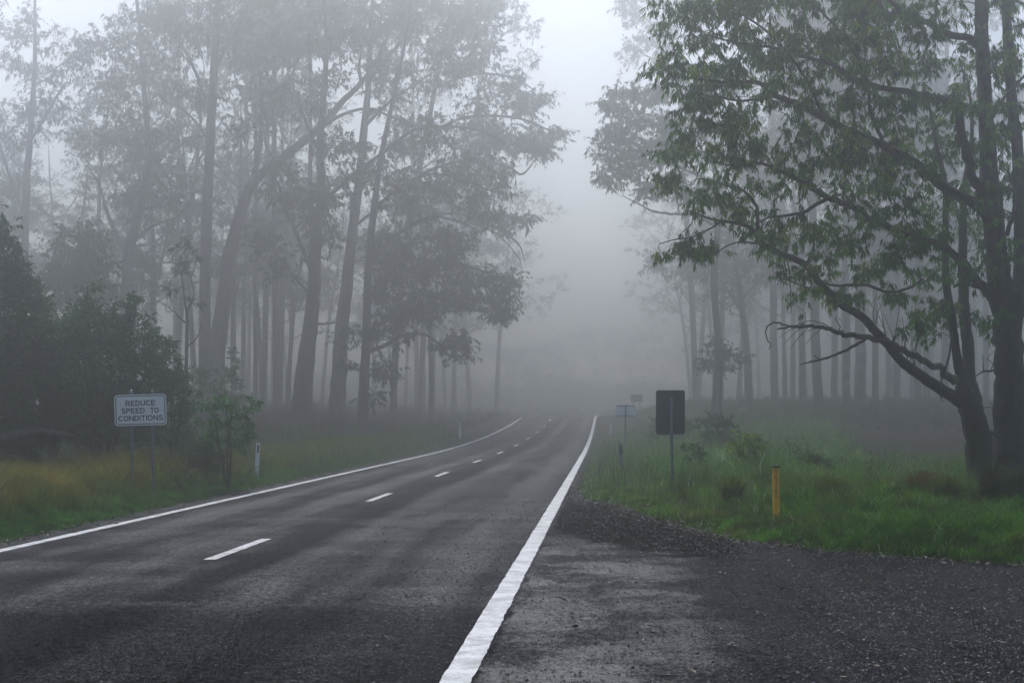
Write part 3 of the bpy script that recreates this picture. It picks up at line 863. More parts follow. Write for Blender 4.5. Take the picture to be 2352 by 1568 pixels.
# leaning trunk with a long forked limb to the right
fog_tree([([(492,880),(512,700),(528,580),(555,480),(585,415),(640,370),(700,322),(742,286),(785,235),(830,190),(870,130),(900,60),(930,-30)], [42,34,30,27,24,21,19,17,14,12,9,7,4]),
          ([(560,470),(590,380),(600,300),(600,200),(580,100)], [16,13,10,8,4]),
          ([(742,290),(790,262),(850,250),(900,270),(960,290)], [9,8,6,5,3]),
          ([(830,190),(825,150),(835,90),(820,20)], [9,7,5,3]),
          ([(700,325),(740,322),(752,320)], [7,6,4]),
          ([(528,600),(560,560),(600,540)], [6,4,2]),
          ([(640,372),(610,330),(620,250),(660,190),(690,120)], [8,7,6,5,3])],
         [(590,110,80,70,30),(690,110,70,60,26),(640,230,60,40,14),(830,40,80,60,28),(930,0,80,70,26),(900,170,60,40,14),(720,20,80,60,26),(560,300,50,40,10),(960,280,40,25,7),(600,520,40,25,6)], 55, 22,
         "leaning gum trunk with one long forked limb reaching right in the fog")
# broad leaning trunk
fog_tree([([(688,985),(697,880),(712,760),(722,660),(726,560),(738,440),(735,330),(745,200),(750,80),(740,-60)], [50,44,36,30,26,22,18,14,10,6]),
          ([(722,640),(690,560),(660,490),(640,430),(620,380)], [10,8,6,5,3]), ([(724,690),(680,640),(650,600),(625,560)], [6,5,4,3]),
          ([(735,470),(790,420),(850,370),(900,340)], [10,8,6,3]), ([(738,350),(700,280),(680,210)], [8,6,3]),
          ([(718,745),(760,742),(800,735)], [6,5,3])],
         [(640,420,60,50,18),(690,480,50,40,14),(610,560,40,30,8),(780,430,60,50,18),(850,370,60,50,16),(700,220,60,50,16),(770,130,70,70,20),(760,520,50,50,14),(640,620,35,25,5),(760,320,60,40,12)], 50, 23,
         "broad gum trunk leaning right, third large trunk from the left")
fog_tree([([(771,985),(776,880),(785,760),(797,650),(806,560),(826,400),(838,280),(846,190),(850,80),(860,-60)], [40,36,31,27,24,20,17,14,10,6]),
          ([(830,400),(880,350),(940,320),(1000,315)], [10,8,6,3]), ([(838,290),(900,230),(960,190),(1020,150)], [9,7,5,3]),
          ([(812,520),(870,480),(930,470),(1000,480)], [8,6,5,3]), ([(846,190),(900,120),(960,60),(1010,0)], [9,7,5,3])],
         [(950,320,70,40,18),(1000,170,70,60,24),(900,110,60,50,18),(980,40,70,60,24),(880,230,50,40,10),(960,460,70,40,16),(870,560,50,50,12),(1080,60,50,60,18),(1050,120,50,50,16),(880,-20,80,50,18)], 54, 24,
         "hazy gum trunk standing just left of the low-branching tree")
# low-branching tree with foliage hanging to the road
fog_tree([([(832,985),(836,880),(840,800),(843,700),(848,600),(860,470),(880,340),(905,220),(930,100),(950,-30)], [26,24,22,20,18,16,13,10,8,5]),
          ([(842,808),(880,795),(930,770),(975,768),(1010,790),(1045,800),(1070,800)], [12,10,9,7,6,5,3]),
          ([(844,760),(900,730),(960,715),(1000,700),(1050,705),(1110,715),(1165,710)], [12,10,9,8,6,5,3]),
          ([(846,690),(900,640),(960,610),(1030,600),(1100,620),(1150,640)], [11,9,8,7,5,3]),
          ([(850,600),(910,540),(980,500),(1040,505),(1100,530)], [10,8,7,5,3]),
          ([(860,480),(930,420),(1000,400),(1080,420),(1130,440)], [9,7,6,5,3]),
          ([(880,350),(950,300),(1020,290),(1100,300),(1160,330)], [9,7,6,5,3]),
          ([(842,850),(870,845),(885,860)], [5,4,2])],
         [(1040,795,38,28,16),(1150,705,40,28,20),(1140,655,45,26,18),(1080,665,50,30,20),(1010,690,50,30,20),(950,720,55,30,20),(900,690,50,50,22),(1010,625,60,35,26),(940,620,55,45,26),
          (1060,560,50,30,16),(980,540,60,40,22),(890,580,50,50,20),(900,770,45,30,12),(880,850,30,30,9),(800,790,25,60,8),(1060,440,60,40,20),(1120,470,45,40,14),(980,420,60,40,18),(1080,370,60,40,18),(1150,420,40,30,8),(890,440,50,50,14),(1010,300,50,40,14),(860,910,18,20,3)], 47, 25,
         "misty gum with low limbs of foliage reaching toward the road", R=0.62, leaf=(0.16, 0.04))
# tree whose crown makes the right-hand outline of the left wall
fog_tree([([(902,990),(905,900),(915,700),(945,500),(980,300),(1020,100),(1050,-60)], [16,16,15,14,12,9,5]),
          ([(942,520),(1040,490),(1130,520),(1190,560),(1205,600)], [7,6,5,4,2]), ([(962,400),(1060,370),(1160,380),(1200,400),(1240,350)], [8,7,6,5,2]),
          ([(978,310),(1070,270),(1180,270),(1240,290),(1280,310)], [8,7,6,5,2]), ([(1000,200),(1090,170),(1180,180),(1230,210)], [7,6,5,2]),
          ([(1018,110),(1080,60),(1150,60),(1200,40)], [7,6,4,2]), ([(1110,520),(1150,545),(1190,590),(1200,620)], [4,3,1])],
         [(1180,515,45,22,13),(1110,500,45,25,12),(1260,330,38,40,22),(1210,330,50,40,20),(1150,330,50,40,18),(1220,240,40,30,14),(1160,230,50,40,18),(1180,180,40,30,10),(1110,150,50,50,20),(1100,60,50,50,22),
          (1120,-10,40,50,18),(1060,20,50,50,16),(1090,260,50,50,18),(1140,400,40,30,10),(1110,330,40,60,14),(1060,430,50,50,14)], 58, 26,
         "hazy gum crown overhanging the left side of the road", R=0.75)
fog_tree([([(1040,985),(1045,800),(1065,500),(1100,200),(1130,0),(1140,-80)], [10,10,9,8,6,4]), ([(1120,120),(1170,70),(1210,70)], [5,4,2]), ([(1112,200),(1180,160),(1220,180)], [5,4,2]), ([(1075,420),(1150,390),(1200,380)],[5,4,2])],
         [(1200,70,40,40,14),(1170,30,40,40,12),(1210,140,30,30,8),(1160,600,40,60,16),(1180,450,30,40,10),(1120,700,50,60,14)], 92, 27,
         "faint gum farthest along the left side of the road")
# background trunks (left)
ORD = "first second third fourth fifth sixth seventh eighth ninth tenth eleventh twelfth thirteenth".split()
SL = [(587,12,0,68),(606,14,4,74),(636,17,-3,66),(645,10,2,84),(713,12,0,60),(556,12,5,80),(398,12,6,78),(350,10,-4,84),(905,11,2,84),(960,12,-6,90)]
for k, (u, w, lean, Y) in enumerate(SL):
    fog_tree([([(u,960),(u + lean,700),(u + 2 * lean,450),(u + 2 * lean,200),(u + 3 * lean,0),(u + 3 * lean,-100)], [w, w * .9, w * .8, w * .7, w * .55, w * .35]),
              ([(u + 2 * lean,300),(u - 40,200),(u - 60,120)], [w * .4, w * .3, 1.5]), ([(u + 2 * lean,220),(u + 45,130),(u + 70,60)], [w * .4, w * .3, 1.5])],
             [(u - 50,110,50,60,13),(u + 55,60,55,60,13),(u,0,60,60,15),(u + 20,230,40,30,5)], Y, 300 + k,
             ORD[sorted(z[0] for z in SL).index(u)] + " slender gum trunk from the left, faint behind the large left trunks", group="slender trunks behind the large left trunks", R=1.0, leaf=(0.28, 0.06))
# far-left hazy trees
fog_tree([([(288,960),(286,800),(292,650),(300,560),(330,450),(340,330),(330,200),(320,60),(310,-60)], [34,30,28,24,18,15,12,9,5]),
          ([(300,560),(350,520),(400,500),(440,470)], [10,8,5,2]), ([(296,600),(250,500),(230,430),(200,380)], [10,8,6,3]), ([(335,380),(390,330),(430,280)], [8,6,2])],
         [(310,200,80,60,26),(360,330,70,50,22),(250,300,60,60,20),(300,90,90,60,28),(350,480,60,50,16),(300,440,50,50,14),(400,430,50,50,12),(320,620,35,50,10),(330,690,30,35,7),(230,150,60,60,16)], 54, 28,
         "wide-crowned gum in thick fog above the big dark bush")
fog_tree([([(226,960),(226,640),(228,430),(232,400),(236,330),(250,240),(260,120)], [10,9,8,7,6,4,2]), ([(231,405),(205,375),(180,340),(160,280)], [5,4,3,1.5]), ([(233,400),(262,370),(290,320)], [5,4,2])],
         [(170,260,50,50,12),(240,220,50,50,12),(200,330,40,30,7),(280,300,40,40,8)], 66, 29, "thin forked gum between the far left crowns", R=0.9, leaf=(0.24, 0.05))
FAR = 1.7
fog_tree([([(150,960),(160,800),(175,700),(180,600),(182,520)], [16,14,11,8,4]), ([(165,760),(130,680),(120,620)], [7,5,2]), ([(170,740),(215,670),(230,600)], [7,5,2])],
         [(180,560,55,45,34),(140,620,45,45,24),(225,610,40,50,24),(180,660,70,35,30),(130,690,35,25,8),(245,690,25,30,6)], 46, 30, "rounded misty tree rising behind the big dark bush", R=0.55, leaf=(0.15, 0.04), name="small_tree")
FAR = 2.05
fog_tree([([(60,960),(55,700),(60,450),(70,300),(80,150),(80,0)], [22,19,16,13,10,6]), ([(58,500),(20,400),(0,330)], [8,6,3]), ([(66,330),(120,240),(150,190)], [8,6,3])],
         [(30,300,60,60,18),(110,220,60,60,18),(70,120,70,60,18),(0,440,50,50,12),(30,40,60,60,14),(150,120,50,50,10),(10,540,40,30,7)], 58, 31, "foggy gum crown at the far left edge")
# small dead tree beside the straight trunk
FAR = 1.25
fog_tree([([(428,930),(428,820),(430,740),(425,690),(418,640)], [9,8,7,5,3]), ([(430,745),(405,720),(392,690),(388,650)], [5,4,3,1.5]), ([(428,720),(445,680),(440,640),(450,600)], [5,4,3,1.5]),
          ([(405,720),(380,700),(360,690)], [3,2,1]), ([(428,800),(455,770),(462,740)], [4,3,1.5])],
         [(400,620,30,30,9),(440,590,30,25,8),(380,680,25,25,6),(450,690,18,25,5),(420,560,30,20,5)], 48, 32,
         "small twisted nearly leafless tree left of the straight trunk", name="bare_tree", bare=0.55, R=0.4, sub_r=0.02, twig_r=0.010, leaf=(0.12, 0.03))
# right of the road
FAR = 1.85
fog_tree([([(1640,960),(1650,800),(1640,650),(1650,500),(1640,380),(1600,280),(1560,200)], [18,17,16,14,12,8,4]),
          ([(1645,520),(1600,495),(1550,492),(1500,485),(1460,465),(1430,450)], [9,8,6,5,3,2]), ([(1645,430),(1580,390),(1500,370),(1420,350)], [8,7,5,2]),
          ([(1640,380),(1570,320),(1500,280),(1430,250)], [8,6,4,2])],
         [(1390,330,28,35,16),(1400,390,30,40,18),(1430,240,45,45,26),(1480,210,45,35,22),(1480,300,50,40,24),(1450,370,50,40,24),(1520,350,50,50,24),(1500,440,45,25,12),(1560,300,50,60,24),(1420,300,40,30,12),(1580,440,50,40,14),(1600,200,60,50,16)], 50, 41,
         "misty gum crown reaching left behind the near right tree", R=0.55, leaf=(0.16, 0.04))
fog_tree([([(1600,960),(1590,700),(1570,400),(1560,200),(1540,60),(1530,-60)], [14,13,12,10,7,4]), ([(1560,200),(1520,150),(1470,120),(1440,100)], [6,5,3,1.5]), ([(1545,90),(1490,50),(1450,0)], [6,4,2]), ([(1580,560),(1530,600),(1490,630)],[6,4,2])],
         [(1480,30,50,40,20),(1470,120,40,40,18),(1520,90,40,50,18),(1430,10,25,25,6),(1540,0,50,50,16),(1520,610,45,25,12),(1570,640,50,35,14)], 76, 42,
         "pale foggy gum top beyond the right tree, highest beside the gap")
fog_tree([([(1720,960),(1715,800),(1700,680),(1690,600),(1680,500)], [18,16,13,9,5]), ([(1705,720),(1660,650),(1630,620)], [7,5,2]), ([(1700,690),(1760,630),(1800,600)], [7,5,2])],
         [(1640,610,50,30,14),(1700,580,60,40,18),(1760,620,50,40,14),(1660,680,40,40,9),(1780,540,50,50,10)], 64, 43, "hazy tree behind the back of the grey sign", R=0.8)
fog_tree([([(1655,960),(1655,870),(1650,820),(1645,790)], [8,7,5,3]), ([(1652,850),(1630,820),(1620,800)], [4,3,1])],
         [(1640,800,28,22,14),(1625,840,22,14,9),(1665,830,28,26,12),(1700,820,20,25,6)], 47, 44, "small foggy tree above the round grey-green bush", R=0.36, leaf=(0.10, 0.028), name="small_tree")
FAR = 2.2
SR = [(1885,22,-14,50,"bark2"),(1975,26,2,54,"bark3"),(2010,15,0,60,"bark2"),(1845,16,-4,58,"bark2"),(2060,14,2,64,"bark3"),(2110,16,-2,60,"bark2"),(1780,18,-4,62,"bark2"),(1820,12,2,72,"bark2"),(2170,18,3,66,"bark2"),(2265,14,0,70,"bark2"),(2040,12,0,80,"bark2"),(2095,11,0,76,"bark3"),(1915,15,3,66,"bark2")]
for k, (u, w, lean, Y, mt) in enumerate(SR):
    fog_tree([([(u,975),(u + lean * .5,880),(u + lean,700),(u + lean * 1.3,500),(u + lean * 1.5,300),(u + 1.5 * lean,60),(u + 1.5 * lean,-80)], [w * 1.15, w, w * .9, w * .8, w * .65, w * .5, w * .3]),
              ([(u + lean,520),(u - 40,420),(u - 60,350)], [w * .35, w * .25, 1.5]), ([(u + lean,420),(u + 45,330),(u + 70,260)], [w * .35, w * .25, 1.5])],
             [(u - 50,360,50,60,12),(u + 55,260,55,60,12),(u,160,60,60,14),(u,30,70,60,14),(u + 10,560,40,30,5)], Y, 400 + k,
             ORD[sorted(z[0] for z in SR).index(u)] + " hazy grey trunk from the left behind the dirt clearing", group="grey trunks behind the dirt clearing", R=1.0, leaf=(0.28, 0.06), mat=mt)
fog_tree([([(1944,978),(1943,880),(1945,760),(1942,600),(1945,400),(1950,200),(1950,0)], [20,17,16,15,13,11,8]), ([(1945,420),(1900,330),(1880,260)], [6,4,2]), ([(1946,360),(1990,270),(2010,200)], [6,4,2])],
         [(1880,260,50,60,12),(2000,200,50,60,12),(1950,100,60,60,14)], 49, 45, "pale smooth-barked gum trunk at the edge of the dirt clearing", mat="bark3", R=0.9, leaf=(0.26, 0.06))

# ---- generic forest filling in depth ---------------------------------------------------
def template(seed, H=27.0):
    rng = np.random.default_rng(seed)
    lean = rng.uniform(-1.5, 1.5, 2)
    trunk = np.array([[0, 0, -0.2], [lean[0] * .1, lean[1] * .1, H * .2], [lean[0] * .4, lean[1] * .4, H * .45], [lean[0], lean[1], H * .7], [lean[0] * 1.2, lean[1] * 1.2, H * .93]])
    L = [(trunk, [0.34, 0.25, 0.20, 0.14, 0.05])]
    cl = []
    nl = 9
    for i in range(nl):
        f = 0.34 + 0.58 * i / nl
        z = f * H; s = np.array([np.interp(z, trunk[:, 2], trunk[:, 0]), np.interp(z, trunk[:, 2], trunk[:, 1]), z])
        a = i * 2.4 + rng.uniform(-.5, .5); R = (1 - abs(f - 0.55) * 1.1) * rng.uniform(3.2, 5.6)
        e = s + np.array([math.cos(a) * R, math.sin(a) * R, rng.uniform(1.5, 4.5)])
        m = (s + e) / 2 + np.array([0, 0, rng.uniform(-1.0, 0.2)])
        L.append((np.array([s, m, e]), [0.11, 0.08, 0.03]))
        for _ in range(int(rng.integers(2, 4))):
            c = e + rng.normal(0, 1.2, 3)
            for _ in range(11): cl.append(c + rng.normal(0, 1, 3) * np.array([0.9, 0.9, 0.55]))
    w, f = grow(L, cl, rng, leafL=0.30, leafW=0.065, twigs=5, per=7, R=0.8, sub_r=0.04, twig_r=0.012, sides=8, pal=(DG, MG, BG), palw=(0.5, 0.3, 0.2))
    return w.mesh("trunk", M["bark2"]), f.mesh("crown", M["leaf"], smooth=False)

TPL = [template(900 + i) for i in range(4)]
rngF = np.random.default_rng(77)
def forest(spots, label, group, size=1.0):
    for (x, Y) in spots:
        w, f = TPL[int(rngF.integers(len(TPL)))]
        s = rngF.uniform(0.8, 1.2) * size * (rngF.uniform(0.45, 1.25) if size < 1 else 1)
        r = empty("forest_tree", (x, Y, float(gz(x, Y)) - 0.1), rngF.uniform(0, 6.28))
        r.scale = (s, s, s * rngF.uniform(0.95, 1.1)); r.rotation_euler = (rngF.normal(0, 0.045), rngF.normal(0, 0.045), r.rotation_euler[2])
        tag(r, label, "tree", group)
        mobj("trunk", w, r); mobj("crown", f, r)
left_spots, right_spots = [], []
for k in range(42):
    Y = rngF.uniform(125, 225); x = float(-7.5 + .063 * Y) - rngF.uniform(6.0, 62)
    left_spots.append((x, Y))
for k in range(36):
    Y = rngF.uniform(135, 225); x = float(.061 * Y) + rngF.uniform(9, 62)
    right_spots.append((x, Y))
forest(left_spots, "faint gum tree dissolving into the fog deep in the left forest", "forest trees left of the road")
forest(right_spots, "faint gum tree dissolving into the fog deep in the right forest", "forest trees right of the road")

# ---- shrubs and saplings -----------------------------------------------------------------
def shrub(name, u0, Y, hw, ht, seed, label, zbase=None, leaf=(0.10, 0.028), n=120, R=0.28, pal=((0.032, 0.105, 0.016), (0.022, 0.105, 0.042), (0.070, 0.150, 0.020)), palw=(0.45, 0.35, 0.2), lmat="wetleaf", stems=6, twigs=6, per=9, droop=0.5, cat="shrub", trunk_h=0.25, shape=None, sr=0.03, wmat="bark", group=None, twr=0.006, x=None):
    rng = np.random.default_rng(seed)
    x = (u0 - 1176) * Y / F if x is None else x
    z = float(gz(x, Y)); b = np.array([x, Y, z - 0.05])
    L = []
    for k in range(stems):
        a = rng.uniform(0, 6.28); r = hw * rng.uniform(0.2, 0.75)
        e = b + np.array([math.cos(a) * r, math.sin(a) * r * 0.8, ht * rng.uniform(0.6, 0.92)])
        s = b + np.array([rng.normal(0, hw * 0.06), rng.normal(0, hw * 0.06), 0])
        m = s * 0.55 + e * 0.45 + np.array([rng.normal(0, .06 * hw), 0, ht * 0.04])
        L.append((np.array([s, m, e]), [sr, sr * .7, sr * .25]))
    cl = []
    while len(cl) < n:
        d = rng.normal(0, 1, 3); d /= np.linalg.norm(d)
        rr = rng.uniform(0.45, 1.0) ** 0.5
        k = 1 + 0.18 * math.sin(3 * math.atan2(d[1], d[0]) + seed) + 0.12 * math.sin(5 * d[2] + seed * 2)
        p = np.array([d[0] * hw, d[1] * hw * 0.85, d[2] * ht * (1 - trunk_h) / 2]) * rr * k
        p += b + np.array([0, 0, ht * (trunk_h + (1 - trunk_h) / 2)])
        if shape is not None and not shape((p - b) / np.array([hw, hw, ht])): continue
        cl.append(np.append(p, rng.uniform(0.7, 1.2)))
    w, f = grow(L, cl, rng, leafL=leaf[0], leafW=leaf[1], twigs=twigs, per=per, pal=pal, palw=palw, R=R, sub_r=sr * 0.5, twig_r=twr, droop=droop, sides=6)
    return plant(name, b, w, f, wmat, lmat, label, cat, group, "stem", "foliage")

shrub("large_shrub", 232, 37, 1.62, 4.75, 51, "big rounded dark glossy bush behind the white speed sign", n=950, leaf=(0.105, 0.030), R=0.28, trunk_h=0.22, stems=14)
shrub("large_shrub", 125, 40, 1.5, 4.6, 52, "dark shrub filling in left of the big rounded bush", n=700, leaf=(0.11, 0.032), R=0.30, trunk_h=0.2, stems=10)
shrub("large_shrub", 385, 38, 0.65, 3.0, 53, "low dark bush at the right foot of the big rounded bush", n=190, R=0.24, trunk_h=0.08)
shrub("leafy_tree", -20, 37, 1.45, 6.6, 54, "dense green leafy tree cut by the left edge of the view", n=850, leaf=(0.13, 0.036), R=0.34, pal=(DG, MG, BG), palw=(0.35, 0.4, 0.25), trunk_h=0.15, cat="tree", stems=8, droop=0.7)
shrub("large_shrub", 50, 35, 0.9, 4.3, 55, "green drooping shrub in front of the left edge tree", n=420, leaf=(0.12, 0.03), R=0.28, pal=(MG, BG, DG), palw=(0.4, 0.3, 0.3), trunk_h=0.15)
shrub("sapling", 522, 34, 0.80, 2.15, 56, "spreading green sapling left of the white roadside post", n=46, leaf=(0.12, 0.034), R=0.24, pal=((0.08, 0.22, 0.04), (0.04, 0.17, 0.06), (0.05, 0.14, 0.02)), palw=(0.4, 0.3, 0.3), trunk_h=0.42, stems=5, lmat="leaf", twigs=5, per=8)
shrub("sapling", 462, 36, 0.45, 1.15, 57, "small leafy sapling between the speed sign and spreading sapling", n=45, leaf=(0.11, 0.03), R=0.22, pal=(MG, BG, DG), palw=(0.4, 0.3, 0.3), trunk_h=0.2, lmat="leaf")
shrub("conical_shrub", 536, 64, 0.85, 4.2, 58, "hazy upright bush at the foot of the leaning trunk", n=150, leaf=(0.10, 0.03), R=0.28, trunk_h=0.05, lmat="leaf", shape=lambda q: abs(q[0]) < 1.05 - q[2] * 0.75)
shrub("conical_shrub", 452, 64, 0.9, 4.0, 59, "hazy small bush at the foot of the straight trunk", n=100, leaf=(0.12, 0.035), R=0.3, trunk_h=0.05, lmat="leaf")
# right verge
shrub("sapling", 1722, 33.5, 0.46, 1.35, 61, "bushy young gum sapling on the right verge", n=40, leaf=(0.12, 0.028), R=0.17, pal=((0.26, 0.36, 0.03), (0.13, 0.30, 0.03), (0.06, 0.16, 0.03)), palw=(0.4, 0.4, 0.2), lmat="leaf", trunk_h=0.22, stems=5, twigs=5, per=8, droop=0.9, sr=0.016)
shrub("sapling", 1592, 34.5, 0.30, 1.0, 62, "thin young gum sapling beside the grey sign post", n=22, leaf=(0.11, 0.026), R=0.15, pal=((0.08, 0.17, 0.03), (0.04, 0.12, 0.04), MG), palw=(0.4, 0.3, 0.3), lmat="leaf", trunk_h=0.45, stems=2, twigs=4, per=7, droop=0.9, sr=0.010)
shrub("low_shrub", 1868, 33, 0.42, 0.75, 63, "low grey-green shrub tangled with dry stalks on the right verge", n=60, leaf=(0.06, 0.014), R=0.18, pal=(BG, DG, MG), palw=(0.5, 0.3, 0.2), lmat="leaf", trunk_h=0.05, sr=0.01, droop=0.2)
shrub("low_shrub", 2050, 25.5, 0.17, 0.40, 64, "tiny dark round-leaved shrub in the grass near the right tree", n=20, leaf=(0.045, 0.026), R=0.08, pal=(DG, MG, BG), palw=(0.5, 0.3, 0.2), lmat="leaf", trunk_h=0.3, stems=5, sr=0.006, twigs=4, per=7, droop=-0.2, twr=0.003)
shrub("low_shrub", 2128, 30, 0.28, 0.5, 65, "pale blue-green weed bush in front of the dirt clearing", n=30, leaf=(0.07, 0.014), R=0.12, pal=((0.05, 0.10, 0.06), BG, MG), palw=(0.5, 0.3, 0.2), lmat="leaf", trunk_h=0.1, sr=0.006, droop=-0.3)
shrub("large_shrub", 1650, 52, 0.72, 1.6, 66, "round grey-green bush in the mist behind the grey sign", n=110, leaf=(0.09, 0.026), R=0.26, pal=(BG, MG, DG), palw=(0.5, 0.3, 0.2), lmat="leaf", trunk_h=0.08)
shrub("large_shrub", 1545, 66, 0.9, 1.7, 67, "faint low bush in the mist left of the round grey-green bush", n=80, leaf=(0.12, 0.035), R=0.35, lmat="leaf", trunk_h=0.05)

# dead stalk clump
def stalks(u0, Y, n, seed, label):
    rng = np.random.default_rng(seed); g = Geo(); f = Geo()
    x = (u0 - 1176) * Y / F; b = np.array([x, Y, float(gz(x, Y)) - 0.02])
    for k in range(n):
        s = b + np.array([rng.normal(0, 0.16), rng.normal(0, 0.12), 0]); h = rng.uniform(0.5, 1.05)
        e = s + np.array([rng.normal(0, 0.16), rng.normal(0, 0.1), h])
        m = (s + e) / 2 + rng.normal(0, 0.02, 3)
        p = catmull([s, m, e], 4)
        tube(g, p, np.linspace(0.007, 0.003, len(p)), 4)
        for j in range(3):
            q = p[rng.integers(3, len(p))]; t = q + rng.normal(0, 0.07, 3) + np.array([0, 0, 0.06])
            tube(g, catmull([q, (q + t) / 2 + rng.normal(0, .01, 3), t], 2), np.linspace(0.004, 0.002, 5), 3)
            leaves(f, np.array([t] * 3) + rng.normal(0, 0.01, (3, 3)), np.array([[0.1, 0, -1.0]] * 3) + rng.normal(0, 0.2, (3, 3)), 0.05, 0.02, rng, np.array([(0.02, 0.015, 0.01)] * 3))
    plant("dry_stalks", b, g, f, "bark", "litter", label, "weed stalks", None, "stem", "foliage")
stalks(1840, 32.5, 13, 71, "tall dark withered weed stalks on the right verge")
stalks(1985, 31, 6, 72, "few thin dry stalks before the dirt clearing")

# tussocks
def tussock(u0, Y, R, h, n, seed, label, pal, lean=0.9, dx=0.0):
    rng = np.random.default_rng(seed); x = (u0 - 1176) * Y / F + dx
    b = np.array([x, Y, float(gz(x, Y)) - 0.02])
    a = rng.uniform(0, 6.28, n); r = rng.uniform(0, 1, n) ** 0.6 * R * 0.3
    base = np.stack([np.cos(a) * r, np.sin(a) * r, np.zeros(n)], 1)
    hh = h * rng.uniform(0.5, 1.15, n); L = lean * R * rng.uniform(0.2, 1.1, n)
    dirv = np.stack([np.cos(a), np.sin(a), np.zeros(n)], 1)
    w = 0.0045 * (0.8 + Y / 40)
    side = np.stack([-np.sin(a), np.cos(a), np.zeros(n)], 1) * w
    pts = []
    for t, up, k in ((0, 0, 1), (0.22, 0.55, 0.9), (0.55, 0.92, 0.6), (1.0, 1.08, 0.0)):
        c = base + dirv * (L * t)[:, None] + np.array([0, 0, 1.0]) * (hh * up)[:, None]
        if k: pts += [c - side * k, c + side * k]
        else: pts += [c]
    v = np.stack(pts, 1).reshape(-1, 3); i = np.arange(n)[:, None] * 7
    q = np.concatenate([i + np.array([[0, 1, 3, 2]]), i + np.array([[2, 3, 5, 4]])]); t = i + np.array([[4, 5, 6]])
    f = rng.uniform(0, 1, n)
    c = lerp3(pal[0], pal[1], f) * rng.uniform(0.6, 1.3, n)[:, None]
    o = mobj("grass_tussock", make_mesh("grass_tussock", v, [q, t], M["tussock"], np.repeat(c, 7, 0), False))
    o.location = b
    return tag(o, label, "grass tussock")
OL = ((0.06, 0.12, 0.010), (0.16, 0.17, 0.02)); RU = ((0.17, 0.10, 0.015), (0.13, 0.14, 0.02)); DK = ((0.02, 0.03, 0.008), (0.06, 0.075, 0.015))
tussock(1682, 26.5, 0.40, 0.52, 700, 81, "spiky olive tussock between grey sign and orange marker", OL)
tussock(1832, 27.0, 0.34, 0.28, 700, 82, "rusty drooping tussock just right of the orange marker", RU)
tussock(1905, 26.5, 0.46, 0.52, 800, 83, "wide green tussock right of the rusty tussock", OL)
tussock(2118, 27.0, 0.48, 0.56, 900, 84, "brown-green tussock in front of the dirt clearing", RU)
tussock(2170, 26.0, 0.42, 0.52, 700, 85, "olive tussock left of the twin gum trunk", OL)
tussock(2040, 29.5, 0.3, 0.40, 500, 86, "brown wispy tussock at the near edge of the dirt clearing", RU)
tussock(2290, 25.6, 0.5, 0.68, 1000, 87, "dark strappy tussock at the foot of the thick right trunk", DK)
tussock(2345, 24.6, 0.5, 0.62, 900, 88, "dark strappy tussock cut by the right edge", DK)
tussock(1568, 27.6, 0.14, 0.26, 220, 89, "small upright tussock at the foot of the grey sign post", OL)
tussock(1975, 24.5, 0.42, 0.22, 700, 90, "flattened rusty tussock in the grass right of the orange marker", RU)
tussock(1425, 36.6, 0.25, 0.34, 300, 91, "brown tussock at the base of the grey guide post", RU)

# ---- undergrowth along the forest edges (nobody could count it)
def undergrowth(name, xs, Ys, hs, seed, label, leaf=(0.11, 0.035), pal=(DG, BG, (0.035, 0.030, 0.014))):
    rng = np.random.default_rng(seed); pal = np.array(pal)
    n = len(xs); per = 46
    c = np.stack([xs, Ys, gz(xs, Ys)], 1)
    k = np.repeat(np.arange(n), per)
    o = rng.normal(0, 1, (n * per, 3)); o /= np.linalg.norm(o, axis=1)[:, None]
    r = rng.uniform(0.3, 1, (n * per, 1)) ** 0.5
    H = hs[k]
    P = c[k] + o * r * np.stack([H * 0.55, H * 0.5, H * 0.42], 1) + np.stack([0 * H, 0 * H, H * 0.5], 1)
    D = o * 0.6 + rng.normal(0, 0.4, (n * per, 3)) + np.array([0, 0, -0.15]); D /= np.linalg.norm(D, axis=1)[:, None]
    g = Geo()
    col = pal[rng.integers(0, len(pal), n)][k] * rng.uniform(0.55, 1.4, (n * per, 1))
    leaves(g, P, D, leaf[0] * 1.0, leaf[1], rng, col)
    S = c[np.repeat(np.arange(n), 4)]; E = S + rng.normal(0, 0.25, (n * 4, 3)) * hs[np.repeat(np.arange(n), 4)][:, None]
    E[:, 2] = S[:, 2] + hs[np.repeat(np.arange(n), 4)] * rng.uniform(0.6, 1.15, n * 4)
    n0 = g.n
    thin_twigs(g, S, E, 0.008, rng)
    g.c.append(np.full((g.n - n0, 3), 0.02))
    tag(mobj(name, g.mesh(name, M["leaf"], smooth=False)), label, "undergrowth", kind="stuff")
